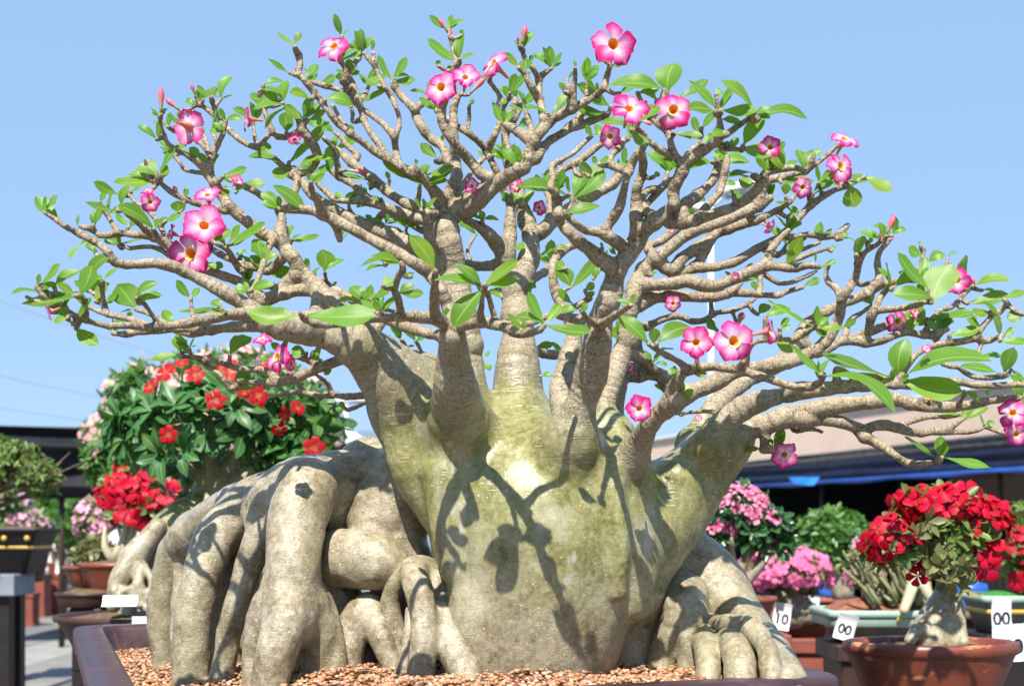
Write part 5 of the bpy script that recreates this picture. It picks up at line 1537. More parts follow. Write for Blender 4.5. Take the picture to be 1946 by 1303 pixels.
# soft pink and green shrubs
d = 7.0
sb_ = plant('soft_pink_bush', 'small bush of soft pink flowers above a red-brown bowl', 'bush', at(190, 1065, d))
l2 = lumps_px([(182, 975, 34, 24), (172, 1000, 26, 22), (205, 990, 24, 22)], d)
crown_mesh('foliage', l2, 90, .05, MAT['dry green foliage'], 51, 5, .3, .5, sb_, sb_.location)
flowers_on(sb_, l2, 40, .05, 'soft pink flower', 52, -.6)
stems(sb_, sb_.location, [(l[0], l[1], l[2]) for l in l2], .02, palestem, 53)
gs = plant('low_green_shrub', 'low yellow-green shrub in front of the soft pink bush', 'shrub', at(182, 1072, d-.4))
crown_mesh('foliage', lumps_px([(180, 1045, 30, 18), (165, 1058, 20, 14)], d-.4), 140, .05, MAT['dry green foliage'], 54, 5, .4, .4, gs, gs.location)
stems(gs, gs.location, [tuple(at(175, 1045, d-.4)), tuple(at(190, 1045, d-.4))], .012, palestem, 55)
round_pot('wide_bowl', 'wide dark red bowl behind the coiled roots', at(185, 1074, d-.3), .19, .16, .12, .02, MAT['terracotta'], MAT['brown soil'], 'pot', .7)
plinth('plinth below the wide dark red bowl', at(200, 1074, d-.3), .18, .24, at(185, 1074, d-.3).z-.121, MAT['black glaze'])
# tray behind
round_pot('flat_tray', 'flat brown tray behind the shallow oval tray', at(165, 1124, 5.0), .13, .12, .06, .016, MAT['brown glaze'], MAT['brown soil'], 'pot', .85)
plinth('plinth below the flat brown tray', at(175, 1124, 5.0), .13, .16, at(165, 1124, 5.0).z-.061, MAT['black glaze'])

# overhanging shrub at the left edge
d = 6.0
ls = plant('overhanging_shrub', 'twiggy green shrub leaning in from the left edge', 'shrub', at(-120, 1000, d))
ll = lumps_px([(20, 880, 55, 36), (70, 905, 45, 26), (-20, 870, 50, 40), (85, 930, 20, 14)], d)
crown_mesh('foliage', ll, 330, .042, MAT['olive foliage'], 61, 5, .2, .35, ls, ls.location)
stems(ls, ls.location, [(l[0], l[1], l[2]) for l in ll] + [tuple(at(118, 898, d)), tuple(at(60, 850, d))], .02, darkstem, 62, 5)
rect_pot('low_pot', 'dark pot of the overhanging shrub at the left edge', at(-120, 1002, d), .4, .35, .2, .03, (MAT['black glaze'], MAT['black glaze']), MAT['brown soil'])
plinth('plinth of the overhanging shrub at the left edge', at(-120, 1000, d), .44, .4, at(-120, 1002, d).z-.201, MAT['brick red paint'])

# studded pot on its stand
d = 9.0
c = at(10, 1003, d+.15)
rect_pot('studded_pot', 'dark square pot with gold studs and a gold line at the left edge', c, .68, .5, .34, .03, (MAT['black glaze'], MAT['black glaze']), MAT['brown soil'], 0, .34, 4, True)
st2 = link('block_stand', None, loc=(c.x, d+.1, 0)); tag(st2, 'grey topped stand with dark legs under the gold-studded pot', 'stand')
zt = c.z-.342
m = MB(); m.box((-.3, -.2, zt-.16), (.17, .2, zt)); m.build('top_block', MAT['grey block'], st2, False, .01)
for a in (-.22, .06):
    m = MB(); m.box((a-.05, -.14, 0), (a+.05, -.04, zt-.161)); m.build('leg', MAT['black glaze'], st2, False, .005)
    m = MB(); m.box((a-.05, .06, 0), (a+.05, .16, zt-.161)); m.build('leg', MAT['black glaze'], st2, False, .005)
pk = plant('pink_bush', 'pink-flowered bush rising behind the gold-studded pot', 'bush', at(30, 1020, 12))
lk = lumps_px([(20, 955, 38, 18), (45, 985, 30, 20), (85, 990, 22, 14), (0, 985, 40, 22)], 12)
crown_mesh('foliage', lk, 260, .09, MAT['mid green foliage'], 71, 5, .3, .4, pk, pk.location)
flowers_on(pk, lk, 60, .055, 'soft pink flower', 72, -.5)
stems(pk, Vector((pk.location.x, 12, 1.2)), [(l[0], l[1], l[2]) for l in lk], .03, stemm, 73)
round_pot('planter', 'planter of the pink bush behind the studded pot', Vector((pk.location.x, 12, 1.45)), .35, .35, .4, .04, MAT['brown glaze'], MAT['brown soil'])
plinth('plinth of the pink bush behind the studded pot', Vector((at(-8, 1000, 12).x, 12, 0)), .26, .4, 1.049, MAT['black glaze'])
# far pots with white strips
for i, (x, lab) in enumerate(((72, 'left of the two rusty pots with white strips, beside the studded pot'), (104, 'right of the two rusty pots with white strips, beside the studded pot'))):
    d = 21+i*.6
    cpos = at(x, 1068, d)
    round_pot('rusty_pot', lab, cpos, .14, .14, .20, .03, MAT['terracotta'], MAT['brown soil'], 'pot', .7, 'rusty pots by the path')
    plinth('brick red plinth under the %s rusty pot' % ('left' if i == 0 else 'right'), cpos, .38, .38, cpos.z-.201, MAT['brick red paint'])
    card('thin white strip hanging on the %s rusty pot' % ('left' if i == 0 else 'right'), at(x+6, 1076, d-.17), .07, .24, '', yaw=.2, curl=.5)
plinth('brick red plinth standing by the path under the studded pot', at(52, 1130, 19), .3, .3, .56, MAT['brick red paint'])
# hedge trees far off
for i, (x, y, rx, ry, d, lab) in enumerate(((110, 975, 42, 40, 30, 'soft green tree behind the pink bush on the left'), (150, 990, 36, 48, 26, 'feathery dark green tree left of the crimson cluster'), (30, 960, 60, 30, 36, 'wide green hedge tree at the far left'))):
    t = plant('background_tree', lab, 'tree', Vector((at(x, y, d).x, d, 0)), 'trees beyond the show plants')
    lt = lumps_px([(x, y, rx, ry), (x-rx*.5, y+ry*.3, rx*.6, ry*.6), (x+rx*.5, y+ry*.2, rx*.55, ry*.6)], d)
    crown_mesh('crown', lt, 420, .22, MAT['mid green foliage'], 80+i, 6, .3, .3, t, t.location)
    stems(t, t.location, [(l[0], l[1], l[2]) for l in lt], .08, darkstem, 90+i, 2, 'trunk')
w = link('white_wall', None, loc=(at(60, 950, 44).x, 44, 0)); tag(w, 'long low white wall far behind the pink bush', 'wall')
plain('white paint', (0.75, 0.76, 0.77), .6, .3, .06, 3)
m = MB(); m.box((-9, 0, 0), (9, .25, 2.35)); m.build('wall_face', MAT['white paint'], w, False)
m = MB(); m.box((-9.1, -.08, 2.351), (9.1, .33, 2.5)); m.build('coping', MAT['grey block'], w, False)

# people by the far pots
skinm = plain('skin', (0.36, 0.20, 0.13), .5, .4, .1); hairm = plain('black hair', (0.008, 0.007, 0.007), .45, .4, .2)
jeans = plain('jeans', (0.022, 0.032, 0.075), .8, .2, .3, 30); bluesh = plain('blue shirt', (0.06, 0.07, 0.22), .8, .2, .2, 20); darksh = plain('dark shirt', (0.012, 0.016, 0.035), .8, .2, .2, 20); shoe = plain('shoe', (0.03, 0.03, 0.03), .6)
def person(label, x, d, shirt, turn, seed):
    root = link('person', None, loc=(at(x, 1000, d).x, d, 0)); tag(root, label, 'person', 'people by the far pots'); root.rotation_euler = (0, 0, turn)
    J = []
    def limb(rows, k=.03, st=.05): J.append((catmull(rows, st), k, 0.0))
    limb([(0,0,.92,.135),(0,-.01,1.05,.125),(0,-.02,1.22,.135),(0,-.02,1.34,.10)], .05)
    limb([(-.15,-.01,1.35,.055),(0,-.01,1.39,.06),(.15,-.01,1.35,.055)], .05)
    limb([(0,-.01,1.38,.05),(0,-.02,1.46,.048)], .03)
    limb([(0,-.03,1.50,.075),(0,-.02,1.57,.085)], .02)
    limb([(0,-.115,1.535,.014),(0,-.125,1.515,.016)], .012)
    for s in (-1, 1):
        limb([(s*.085,0,.90,.092),(s*.095,-.02,.68,.075),(s*.095,0,.48,.056),(s*.10,.02,.30,.054),(s*.10,.02,.09,.040)], .03)
        limb([(s*.10,.03,.04,.036),(s*.105,-.06,.035,.036),(s*.11,-.14,.026,.028)], .02)
        limb([(s*.17,-.01,1.34,.056),(s*.215,0,1.18,.046),(s*.235,-.01,1.06,.038),(s*.225,-.12,.98,.034),(s*.20,-.24,.95,.024)], .025)
        limb([(s*.20,-.24,.95,.026),(s*.19,-.31,.945,.030)], .015)
        for q in range(4):
            limb([(s*(.165+.018*q),-.32,.95,.009),(s*(.165+.018*q),-.37,.94,.0085),(s*(.165+.018*q),-.39-.008*(q % 2),.92,.008)], .004, .02)
        limb([(s*.165,-.28,.95,.010),(s*.14,-.32,.945,.009)], .006, .02)
        limb([(s*.086,-.02,1.54,.016),(s*.088,-.02,1.52,.014)], .008)
    V, Q, _ = sdf_body(J, .0115, amp=0)
    me = mesh('body', V, Q, True)
    for m_ in (skinm, shirt, jeans, shoe): me.materials.append(m_)
    cz = V[Q][:, :, 2].mean(1); cx_ = np.abs(V[Q][:, :, 0].mean(1)); cy_ = V[Q][:, :, 1].mean(1)
    mi = np.where(cz > 1.40, 0, np.where(cz > .93, 1, np.where(cz > .075, 2, 3)))
    mi = np.where((cz < 1.12) & (cz > .85) & ((cx_ > .165) | (cy_ < -.16)), 0, mi)
    me.polygons.foreach_set('material_index', mi.astype(np.int32)); link('body', me, None, root)
    V, Q, _ = sdf_body([(catmull([(0,.01,1.56,.088),(0,.0,1.60,.088)], .02), .02, 0.), (catmull([(0,.05,1.55,.06),(0,.055,1.46,.055)], .02), .02, 0.)], .012, amp=.002, ws=60.)
    link('hair', mesh('hair', V, Q, True, hairm), None, root)
person('person with black hair in dark clothes bending over far pots', 113, 34, darksh, .6, 1)
person('person in a blue shirt and jeans behind the soft pink bush', 138, 33.2, bluesh, -2.4, 2)
# ------------------------------------------------------------------ plants and pots on the right
# terracotta bowl with the red bush
d = 3.4
c = at(1768, 1216, d)
round_pot('terracotta_bowl', 'large glossy terracotta bowl with worn patches at the lower right', c, 165*d/F, .17, .21, .036, MAT['worn terracotta'], MAT['brown soil'], 'pot', .66, None, .01)
plinth('plinth below the large terracotta bowl', c, .44, .36, c.z-.211, MAT['brown glaze'])
rb = plant('red_flower_bush', 'small desert rose crowded with bright red flowers in the terracotta bowl', 'bonsai tree', at(1790, 1216, d))
lb = lumps_px([(1800, 965, 62, 36), (1862, 1000, 48, 48), (1745, 965, 34, 26), (1695, 1035, 42, 38, -.05), (1790, 1030, 60, 55), (1885, 1055, 28, 36), (1735, 1080, 22, 22)], d, .75)
crown_mesh('foliage', lb[:5], 150, .045, MAT['olive foliage'], 101, 6, .3, .5, rb, rb.location)
crown_mesh('foliage', lumps_px([(1790, 1060, 70, 40), (1810, 1100, 45, 25), (1730, 1000, 60, 30)], d-.05, .6), 24, .05, MAT['dry green foliage'], 102, 6, .3, .4, rb, rb.location)
flowers_on(rb, lb[:4], 62, .042, 'crimson flower', 103, -.45)
flowers_on(rb, lb[5:], 10, .040, 'crimson flower', 104, -.8)
body('trunk', [(.02, rows_at([(1776,1215,50,0),(1782,1180,38,0),(1795,1140,26,0),(1800,1100,17,0),(1800,1050,12,0)], d)), (.01, rows_at([(1800,1110,13,0),(1760,1060,9,0),(1715,1020,6,0)], d)), (.01, rows_at([(1800,1100,12,0),(1840,1050,9,0),(1870,1010,6,0)], d)), (.01, rows_at([(1800,1060,11,0),(1795,1000,8,0),(1790,960,5,0)], d)), (.015, rows_at([(1815,1150,16,-30),(1822,1190,14,-40),(1830,1220,12,-60)], d)), (.01, rows_at([(1745,1195,16,-40),(1730,1215,12,-50)], d))], .006, MAT['root skin'], .002, 4., 40., rb, np.array(rb.location))

# celadon pot
d = 4.7
c = at(1705, 1160, d)
rect_pot('celadon_pot', 'pale green rectangular pot with gold band and stud behind the terracotta bowl', Vector((c.x, d+.16, c.z)), 262*d/F, .34, .13, .03, (MAT['grey clay'], MAT['celadon']), MAT['red soil'], 0, .5, 0, True, 'pot', .05)
celad = bpy.data.objects['celadon_pot']
b = bmesh.new(); bmesh.ops.create_uvsphere(b, u_segments=10, v_segments=6, radius=.011)
for q in b.verts: q.co += at(1709, 1178, d-.012) - celad.location
me = bpy.data.meshes.new('stud'); b.to_mesh(me); b.free(); me.materials.append(MAT['gilt']); link('stud', me, None, celad)
m = MB(); zc = c.z
v, f = loops_mesh([rrect(262*d/F-.03, .31, .0, .03, zc-.065), rrect(262*d/F-.03, .31, -.006, .03, zc-.06), rrect(262*d/F-.03, .31, -.008, .03, zc-.032)], lambda p: Vector((c.x+p.x-(262*d/F-.03)/2, d+.16+p.y-.155, p.z)))
part_w('celadon_band', v, f, MAT['celadon'], celad)
plinth('plinth below the pale green pot', Vector((c.x, d+.16, 0)), .46, .32, c.z-.131, MAT['brown glaze'])
cp = plant('pale_stemmed_plant', 'clump of many pale upright stems in the pale green pot', 'bonsai tree', at(1700, 1150, d+.1))
r = random.Random(77)
ms = MB()
for k in range(60):
    x0 = r.uniform(1655, 1760); b0 = at(x0, 1150, d+.1+r.uniform(-.06, .06)); e = at(x0 + r.uniform(-45, 25)-20, r.uniform(1035, 1090), d+.1+r.uniform(-.12, .12)); mid = b0.lerp(e, .5)+Vector((r.gauss(0, .015), r.gauss(0, .015), 0))
    rw = catmull([(*b0, .010), (*mid, .0075), (*e, .004)], .03); ms.tube([Vector(q[:3])-cp.location for q in rw], [q[3] for q in rw], 6)
ms.build('stems', plain('olive stem', (0.20, 0.20, 0.10), .7, .3, .3, 20), cp)
body('root', [(.012, rows_at([(1745,1080,9,0),(1732,1120,11,-40),(1718,1158,9,-60)], d)), (.010, rows_at([(1748,1085,9,0),(1762,1125,10,-50),(1785,1160,8,-60)], d))], .006, palestem, .001, 1., 40., cp, np.array(cp.location))
lcp = lumps_px([(1660, 1045, 40, 22), (1720, 1050, 40, 25), (1630, 1070, 25, 25)], d+.15)
crown_mesh('foliage', lcp, 60, .035, MAT['dry green foliage'], 110, 5, .4, .3, cp, cp.location)
flowers_on(cp, lcp[:2], 16, .028, 'soft pink flower', 111, -.2)
card('white card with two digits hanging on the pale green pot', at(1607, 1190, d-.2), .072, .098, '00', yaw=-.1, pitch=.1, roll=.28, curl=.5)

# pink trees in the brown pots
d = 4.6
pw = plant('rose_pink_tree', 'tree of dark-eyed pink star flowers directly right of the trunk', 'bonsai tree', at(1392, 1130, d))
lw = lumps_px([(1400, 965, 58, 40), (1440, 1000, 50, 34), (1370, 1000, 40, 34), (1478, 1030, 24, 22)], d)
crown_mesh('foliage', lw, 190, .05, MAT['deep green foliage'], 120, 6, .3, .5, pw, pw.location)
flowers_on(pw, lw, 85, .030, 'rose flower', 121, -.35)
stems(pw, pw.location, [(l[0], l[1], l[2]) for l in lw], .028, stemm, 122, 3)
round_pot('terracotta_pot', 'terracotta pot of the dark-eyed pink tree beside the right root', at(1392, 1132, d), .17, .15, .13, .02, MAT['terracotta'], MAT['brown soil'])
plinth('plinth of the dark-eyed pink tree', at(1392, 1132, d), .36, .34, at(1392, 1132, d).z-.131, MAT['brick red paint'])
d = 5.6
dp = plant('deep_pink_bush', 'low dome-shaped bush of deep pink flowers above a dark brown pot', 'bonsai tree', at(1500, 1166, d))
ld = lumps_px([(1490, 1085, 85, 42), (1440, 1100, 45, 30), (1545, 1095, 40, 34), (1490, 1065, 50, 26)], d)
crown_mesh('foliage', ld, 330, .035, MAT['dry green foliage'], 130, 5, .3, .4, dp, dp.location)
flowers_on(dp, ld, 130, .030, 'deep pink flower', 131, -.5)
stems(dp, dp.location, [(l[0], l[1], l[2]) for l in ld], .035, stemm, 132, 3)
body('root', [(.015, rows_at([(1450,1135,22,0),(1455,1165,26,0)], d)), (.015, rows_at([(1490,1130,20,0),(1510,1170,24,0)], d)), (.015, rows_at([(1520,1140,18,0),(1540,1170,18,0)], d))], .008, stemm, .003, 1., 50., dp, np.array(dp.location))
c = at(1508, 1166, d)
rect_pot('brown_pot', 'dark brown rectangular pot under the deep pink dome', Vector((c.x, d+.12, c.z)), .38, .3, .11, .025, (MAT['brown glaze'], MAT['brown glaze']), MAT['brown soil'], 0, .2)
plinth('brick red plinth below the dark brown pot', Vector((c.x, d+.12, 0)), .38, .32, c.z-.111, MAT['brick red paint'])
card('leaning white card reading 10 right of the right root', at(1486, 1170, d-.9), .068, .105, '10', yaw=-.35, pitch=0, roll=.15, curl=.45)
c = at(1452, 1203, 4.1)
round_pot('orange_saucer', 'small orange bowl peeking out behind the right root', c, .065, .06, .05, .014, MAT['terracotta'], MAT['brown soil'])
plinth('plinth below the small orange bowl', c, .14, .14, c.z-.051, MAT['black glaze'])

# green bonsai
d = 7.4
gb = plant('green_bonsai', 'leafy green bonsai with rounded crown against the dark shelter', 'bonsai tree', at(1605, 1136, d))
lg = lumps_px([(1585, 1010, 62, 42), (1555, 1040, 45, 30), (1620, 1035, 40, 36), (1590, 1060, 45, 25)], d)
crown_mesh('foliage', lg, 620, .05, MAT['mid green foliage'], 140, 6, .35, .45, gb, gb.location)
stems(gb, gb.location, [(l[0], l[1], l[2]) for l in lg], .06, stemm, 141, 2)
c = at(1598, 1138, d)
rect_pot('rust_tray', 'rust brown tray under the green bonsai', Vector((c.x, d+.1, c.z)), .36, .3, .09, .02, (MAT['brown glaze'], MAT['terracotta']), MAT['red soil'], 0, .1)
plinth('plinth below the rust brown tray', Vector((c.x, d+.1, 0)), .36, .3, c.z-.091, MAT['black glaze'])
card('small white card propped in front of the rust brown tray', at(1545, 1146, 6.2), .062, .075, '10', yaw=-.1, roll=.12, curl=.35)
d = 6.3
sp_ = plant('small_pink_bush', 'small pink bush between the green bonsai and the pale stems', 'bush', at(1645, 1140, d))
l3 = lumps_px([(1640, 1090, 30, 22), (1650, 1065, 24, 18)], d)
crown_mesh('foliage', l3, 70, .04, MAT['dry green foliage'], 150, 5, .3, .4, sp_, sp_.location)
flowers_on(sp_, l3, 26, .034, 'deep pink flower', 151, -.5)
stems(sp_, sp_.location, [(l[0], l[1], l[2]) for l in l3], .02, stemm, 152)
round_pot('dark_pot', 'dark pot of the small pink bush', at(1645, 1142, d), .12, .1, .1, .02, MAT['black glaze'], MAT['brown soil'])
plinth('plinth of the small pink bush', at(1645, 1142, d), .24, .22, at(1645, 1142, d).z-.101, MAT['black glaze'])

# right edge
d = 5.0
c = at(1960, 1132, d)
rect_pot('mossy_pot', 'grey pot topped with green moss at the right edge', Vector((c.x, d+.15, c.z)), .40, .3, .16, .03, (MAT['grey clay'], MAT['celadon']), MAT['moss'], 0, .25, 0, True)
plinth('plinth below the mossy grey pot', Vector((c.x, d+.15, 0)), .36, .3, c.z-.161, MAT['black glaze'])
eb = plant('sparse_red_bush', 'sparse bush with red flowers at the right edge above the mossy pot', 'bush', Vector((c.x, d+.15, c.z)))
l4 = lumps_px([(1945, 1040, 45, 50), (1960, 1090, 40, 40), (1935, 985, 25, 25)], d+.1)
crown_mesh('foliage', l4, 110, .05, MAT['olive foliage'], 160, 5, .3, .3, eb, eb.location)
flowers_on(eb, l4[:2], 14, .045, 'crimson flower', 161, -.6)
stems(eb, eb.location, [(l[0], l[1], l[2]) for l in l4], .02, darkstem, 162, 3)
card('upper white card with small digits on the mossy grey pot', at(1903, 1168, d-.25), .078, .135, '00', yaw=.05, curl=.35, roll=-.03)
card('lower large white card with bold digits at the right edge', at(1925, 1220, d-1.3), .12, .115, '90', yaw=-.1, curl=.3, roll=-.08)
c = at(1858, 1172, 5.6)
rect_pot('plain_dark_pot', 'plain dark pot between the red bush trunk and the mossy pot', Vector((c.x, 5.75, c.z)), .17, .2, .09, .02, (MAT['brown glaze'], MAT['brown glaze']), MAT['brown soil'])
plinth('plinth below the plain dark pot', Vector((c.x, 5.75, 0)), .2, .2, c.z-.091, MAT['black glaze'])
plain('blue plastic', (0.02, 0.09, 0.38), .4, .45, .15, 6)
def drum(label, c, r, h):
    o = link('blue_drum', None, loc=(c.x, c.y, c.z-h)); tag(o, label, 'drum', 'blue plastic drums behind the pots')
    prof = [(0, 0), (r*.94, 0), (r, .04*h), (r, .3*h), (r*1.04, .32*h), (r*1.04, .36*h), (r, .38*h), (r, .66*h), (r*1.04, .68*h), (r*1.04, .72*h), (r, .74*h), (r, .96*h), (r*.93, h), (r*.85, h), (r*.85, h-.02), (0, h-.02)]
    link('shell', lathe('shell', prof, 20, MAT['blue plastic']), None, o)
    m = MB(); m.tube([(r*.4, 0, h-.02), (r*.4, 0, h+.015)], .035, 10); m.build('bung', MAT['blue plastic'], o)
drum('blue drum behind the green bonsai and the deep pink dome', at(1575, 1064, 9.0), .10, .8)
drum('blue drum behind the red bush trunk', at(1840, 1108, 7.0), .11, .7)

# ------------------------------------------------------------------ shelters, buildings, tent, lamp, wires
net = NB('black shade net')
nz = net.noise(1.2, 5, .65, net.map((1, 1, 6)))
net.color(net.ramp(nz, [(.35, (0.006, 0.007, 0.010)), (.7, (0.022, 0.024, 0.032))])).rough(.75).spec(.25); MAT['net'] = net.m
plain('blue tarp', (0.02, 0.07, 0.30), .45, .4, .2, 5); plain('grey net', (0.07, 0.07, 0.075), .8, .2, .35, 9)
def sheet(p0, p1, z0, z1, nu, nv, amp, seed, thick=.02):
    """hanging cloth between two ground points, folds along its length"""
    r = random.Random(seed); v = []; f = []
    dx = (p1-p0); nrm = Vector((dx.y, -dx.x, 0)).normalized()
    ph = [r.uniform(0, 6) for _ in range(6)]
    for side in (0, 1):
        for j in range(nv+1):
            for i in range(nu+1):
                u, w = i/nu, j/nv
                za = z0(u) if callable(z0) else z0; zb = z1(u) if callable(z1) else z1
                a = amp*(math.sin(w*11+ph[0]+1.4*math.sin(u*3+ph[1])) + .6*math.sin(w*23+u*4+ph[2]) + .3*math.sin(u*17+w*9+ph[3]))
                v.append(p0 + dx*u + nrm*(a + side*-thick) + Vector((0, 0, za+(zb-za)*w)))
    n = (nu+1)*(nv+1)
    for j in range(nv):
        for i in range(nu):
            a = j*(nu+1)+i; f.append((a, a+1, a+nu+2, a+nu+1)); f.append((n+a+1, n+a, n+a+nu+1, n+a+nu+2))
    for i in range(nu):
        f.append((i+1, i, n+i, n+i+1)); a = nv*(nu+1)+i; f.append((a, a+1, n+a+1, n+a))
    return v, f
def obj_at(name, label, cat, loc):
    return tag(link(name, None, loc=loc), label, cat)
# left shelter
d = 15.0
p0 = Vector((at(-160, 900, d).x, d, 0)); p1 = Vector((at(560, 900, d).x, d+1.5, 0))
s1 = obj_at('shade_shelter', 'black shade net shelter with sagging folds on the left', 'shelter', p0.copy())
v, f = sheet(p0, p1, CZ+.36, CZ+1.285, 40, 26, .10, 3); part_w('net_front', v, f, MAT['net'], s1)
v, f = [], []
for i in range(13):
    for j in range(5):
        q = p0.lerp(p1, i/12); v.append(q + Vector((0, j*1.5, CZ+1.26 - .05*math.sin(i*1.3)*math.sin(j)))); 
for i in range(12):
    for j in range(4): a = i*5+j; f.append((a, a+5, a+6, a+1))
part_w('net_roof', v, f, MAT['net'], s1)
for k in (0, .33, .66, 1):
    q = p0.lerp(p1, k); m = MB(); m.tube([q + Vector((0, .2, 0)) - p0, q + Vector((0, .2, CZ+1.25)) - p0], .04, 8); m.build('post', MAT['dark timber'], s1)
v, f = sheet(p0+Vector((0, 6, 0)), p1+Vector((0, 6, 0)), CZ-.05, CZ+1.2, 20, 8, .05, 4); part_w('net_back', v, f, MAT['net'], s1)
# right shelter
q0 = Vector((at(1310, 900, 25).x, 25.0, 0)); q1 = Vector((at(2250, 900, 13).x, 13.0, 0))
s2 = obj_at('shade_shelter', 'long dark shade shelter with blue edged fascia on the right', 'shelter', q0.copy())
H0 = 1.22
dirn = (q1-q0).normalized(); back = Vector((-dirn.y, dirn.x, 0))
if back.y < 0: back = -back
v, f = sheet(q0, q1, CZ+H0-.19, CZ+H0, 40, 6, .02, 5); part_w('upper_band', v, f, MAT['grey net'], s2)
v, f = sheet(q0-back*.01, q1-back*.01, CZ+H0-.47, CZ+H0-.18, 40, 8, .02, 6); part_w('net_fascia', v, f, plain('navy cloth', (0.008, 0.014, 0.042), .7, .3, .4, 3), s2)
v, f = sheet(q0-back*.08, q1-back*.08, lambda u: CZ+H0-.53-.015*math.sin(u*40), CZ+H0-.455, 60, 2, .01, 7); part_w('blue_edge', v, f, MAT['blue tarp'], s2)
v = [q0+Vector((0, 0, CZ+H0-.01)), q1+Vector((0, 0, CZ+H0-.01)), q1+back*7+Vector((0, 0, CZ+H0+.05)), q0+back*7+Vector((0, 0, CZ+H0+.05))]
v += [p+Vector((0, 0, -.03)) for p in v]
part_w('net_roof', v, [(0, 1, 2, 3), (7, 6, 5, 4), (0, 4, 5, 1), (1, 5, 6, 2), (2, 6, 7, 3), (3, 7, 4, 0)], MAT['net'], s2, False)
v, f = sheet(q0+back*6.5, q1+back*6.5, 0, CZ+H0, 30, 8, .06, 8); part_w('net_back', v, f, MAT['net'], s2)  # black back wall added to keep the shelter's inside dark
v, f = sheet(q0, q0+back*6.5, 0, CZ+H0-.05, 10, 8, .04, 9); part_w('net_side', v, f, MAT['net'], s2)  # black end wall, likewise added to darken the inside
for k in (.02, .2, .38, .56, .74, .92):
    q = q0.lerp(q1, k)+back*.25; m = MB(); m.tube([q-q0, q-q0+Vector((0, 0, CZ+H0-.05))], .035, 8); m.build('post', MAT['dark timber'], s2)
for j in range(3):
    m = MB(); a = q0+back*(1.5+1.6*j); b = q1+back*(1.5+1.6*j); m.tube([a-q0+Vector((0, 0, CZ+H0-.12)), b-q0+Vector((0, 0, CZ+H0-.12))], .04, 8); m.build('purlin', MAT['dark timber'], s2)
tp = obj_at('blue_tarp', 'scrap of bright blue tarp hanging below the shelter fascia', 'tarp', at(1500, 908, 20.3))
a, b, c3, c4 = at(1498, 906, 20.0), at(1558, 906, 19.2), at(1545, 922, 19.3), at(1512, 920, 19.8)
v = []; f = []
for j in range(4):
    for i in range(9):
        u, w = i/8, j/3; p = a.lerp(b, u).lerp(c4.lerp(c3, u), w); v.append(p + Vector((0, .05*math.sin(u*9+w*3), 0)))
for j in range(3):
    for i in range(8): k = j*9+i; f.append((k, k+1, k+10, k+9))
plain('bright tarp', (0.03, 0.24, 0.75), .45, .4, .15, 5)
part_w('cloth', v, f, MAT['bright tarp'], tp)
# beige building
b0 = Vector((at(1180, 800, 44).x, 44.0, 0)); b1 = Vector((at(2350, 800, 20).x, 20.0, 0))
bd = obj_at('beige_building', 'long beige building with plain wall rising behind the right shelter', 'building', b0.copy())
dr = (b1-b0).normalized(); bk = Vector((-dr.y, dr.x, 0)); bk = bk if bk.y > 0 else -bk
LB = (b1-b0).length
MBd = Matrix(((dr.x, bk.x, 0, 0), (dr.y, bk.y, 0, 0), (0, 0, 1, 0), (0, 0, 0, 1)))
plain('beige render', (0.66, 0.50, 0.395), .8, .2, .06, 2, .003, 20); plain('beige band', (0.50, 0.36, 0.27), .8, .2, .06, 2); plain('roof sheet', (0.30, 0.33, 0.36), .5, .4, .1, 2)
m = MB(); m.box((0, 0, 0), (LB, 8, CZ+2.95), MBd); m.build('wall', MAT['beige render'], bd, False)
m = MB(); m.box((-.15, -.10, CZ+2.951), (LB+.15, 8.2, CZ+3.02), MBd); m.build('white_cornice', MAT['white paint'], bd, False)
for k in range(9):
    u0 = 4+k*3.4; m = MB(); m.box((u0, -.05, CZ+1.02), (u0+2.5, -.004, CZ+1.48), MBd); m.build('wall_panel', MAT['beige band'], bd, False)
# tent and its lamp, blue-grey roof
d = 24
tn = obj_at('market_tent', 'white peaked market tent seen between the bush and the trunk', 'tent', Vector((at(655, 800, d).x, d, 0)))
tz = at(655, 808, d).z; ez = at(655, 880, d).z; hw = 1.5
plain('tent cloth', (0.80, 0.81, 0.83), .6, .25, .03, 3)
pts = []; f = []; NR, NS = 7, 24
for i in range(NR+1):
    t = i/NR; zz = ez + (tz-ez)*(1-t)**1.45
    for k in range(NS):
        a = 2*math.pi*k/NS; q = max(abs(math.cos(a)), abs(math.sin(a))); rr = hw*t/q
        pts.append((rr*math.cos(a), rr*math.sin(a), zz))
for i in range(NR):
    for k in range(NS): f.append((i*NS+k, (i+1)*NS+k, (i+1)*NS+(k+1) % NS, i*NS+(k+1) % NS))
link('canopy', mesh('canopy', pts, f, True, MAT['tent cloth']), None, tn)
m = MB()
for s0, s1_ in (((-hw, -hw), (hw, -hw)), ((hw, -hw), (hw, hw)), ((hw, hw), (-hw, hw)), ((-hw, hw), (-hw, -hw))):
    m.add([(s0[0], s0[1], ez-.35), (s1_[0], s1_[1], ez-.35), (s1_[0], s1_[1], ez-.002), (s0[0], s0[1], ez-.002)], [(0, 1, 2, 3)])
m.build('valance', MAT['tent cloth'], tn, False)
for a in (-1, 1):
    for b in (-1, 1):
        m = MB(); m.tube([(a*hw*.97, b*hw*.97, 0), (a*hw*.97, b*hw*.97, ez-.01)], .035, 8); m.build('pole', MAT['white paint'], tn)
m = MB(); m.tube([(0, 0, tz-.1), (0, 0, tz+.04)], .03, 8); m.build('peak_cap', MAT['white paint'], tn)
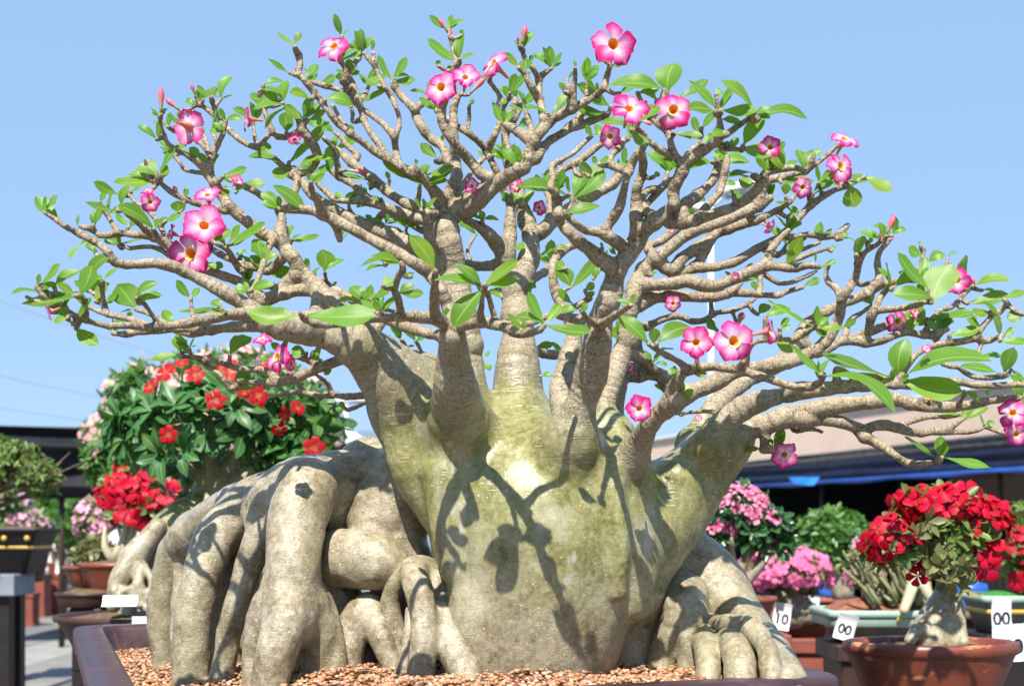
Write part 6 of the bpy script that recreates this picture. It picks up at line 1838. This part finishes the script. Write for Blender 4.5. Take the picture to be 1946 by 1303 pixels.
def lamp_post(label, x, ytop, d, heads, rpx):
    t = at(x, ytop, d); o = link('street_lamp', None, loc=(t.x, d, 0)); tag(o, label, 'street lamp', 'white street lamps behind the tree')
    m = MB(); m.tube([(0, 0, 0), (0, 0, t.z*.5), (0, 0, t.z)], [rpx*d/F*1.25, rpx*d/F*1.1, rpx*d/F], 12); m.build('post', MAT['white paint'], o)
    m = MB(); m.tube([(0, 0, 0), (0, 0, .12)], .2, 12); m.build('base_plate', MAT['grey block'], o)
    for hx, hy, w, tilt in heads:
        c = at(hx, hy, d) - o.location
        m = MB(); m.tube([(0, 0, t.z), ((c.x)*.5, 0, (t.z+c.z)/2+.05), (c.x, 0, c.z)], .035, 8); m.build('arm', MAT['white paint'], o)
        ww = w*d/F
        hd = MB(); M_ = Matrix.Translation(c) @ Matrix.Rotation(tilt, 4, 'Y')
        prof = [(-.5, .10, .03), (-.3, .22, .10), (.1, .26, .13), (.42, .20, .09), (.5, .08, .03)]
        v = []; ff = []
        for a, b, h_ in prof:
            for k in range(10):
                an = 2*math.pi*k/10; v.append(tuple(M_ @ Vector((a*ww, b*ww*math.cos(an), h_*ww*math.sin(an)))))
        for i in range(4):
            for k in range(10): ff.append((i*10+k, i*10+(k+1) % 10, (i+1)*10+(k+1) % 10, (i+1)*10+k))
        ff += [tuple(reversed(range(10))), tuple(range(40, 50))]
        hd.add(v, ff); h_o = hd.build('lamp_head', MAT['white paint'], o)
        m = MB(); m.box((-.3*ww, -.16*ww, -.16*ww), (.35*ww, .16*ww, -.11*ww), M_); m.build('lens', MAT['grey block'], h_o, False)
lamp_post('tall white street lamp behind the right branches', 1351, 395, 20, ((1402, 358, 80, -.25), (1318, 395, 66, .3)), 4.4)
lamp_post('short white lamp above the market tent', 657, 772, 30, ((678, 760, 40, 0), (640, 762, 36, 0)), 3.2)
bl = obj_at('distant_roof', 'blue-grey roof far behind the market tent', 'building', Vector((at(760, 840, 60).x, 60, 0)))
plain('blue grey sheet', (0.12, 0.16, 0.22), .6, .3, .1, 1)
zr = at(0, 812, 60).z
m = MB(); m.box((-2.2, 0, 0), (7, 6, zr-1.0)); m.build('wall', MAT['grey block'], bl, False)
m = MB(); m.add([(-2.5, -.3, zr-1.2), (7.3, -.3, zr-1.2), (7.3, 3, zr+.1), (-2.5, 3, zr+.1), (7.3, 6.3, zr-1.2), (-2.5, 6.3, zr-1.2)], [(0, 1, 2, 3), (3, 2, 4, 5), (1, 4, 2), (0, 3, 5)]); m.build('roof', MAT['blue grey sheet'], bl, False)
# power lines
plain('cable', (0.30, 0.29, 0.29), .7, .2, .1)
for i, (x0, y0, x1, y1, lab) in enumerate(((-60, 550, 620, 745, 'topmost thin power line slanting down behind the left branches'), (-60, 700, 560, 790, 'middle thin power line above the left shelter'), (-60, 764, 560, 815, 'lowest thin power line just above the left shelter'))):
    d = 26; a, b = at(x0, y0, d), at(x1, y1, d+8)
    o = tag(link('power_line', None, loc=a), lab, 'power line', 'power lines across the left sky')
    pts = [a.lerp(b, t/20) - a - Vector((0, 0, .25*math.sin(math.pi*t/20))) for t in range(21)]
    m = MB(); m.tube(pts, .0065, 5); m.build('wire', MAT['cable'], o)
    for k, e in enumerate((a, b)):
        pass
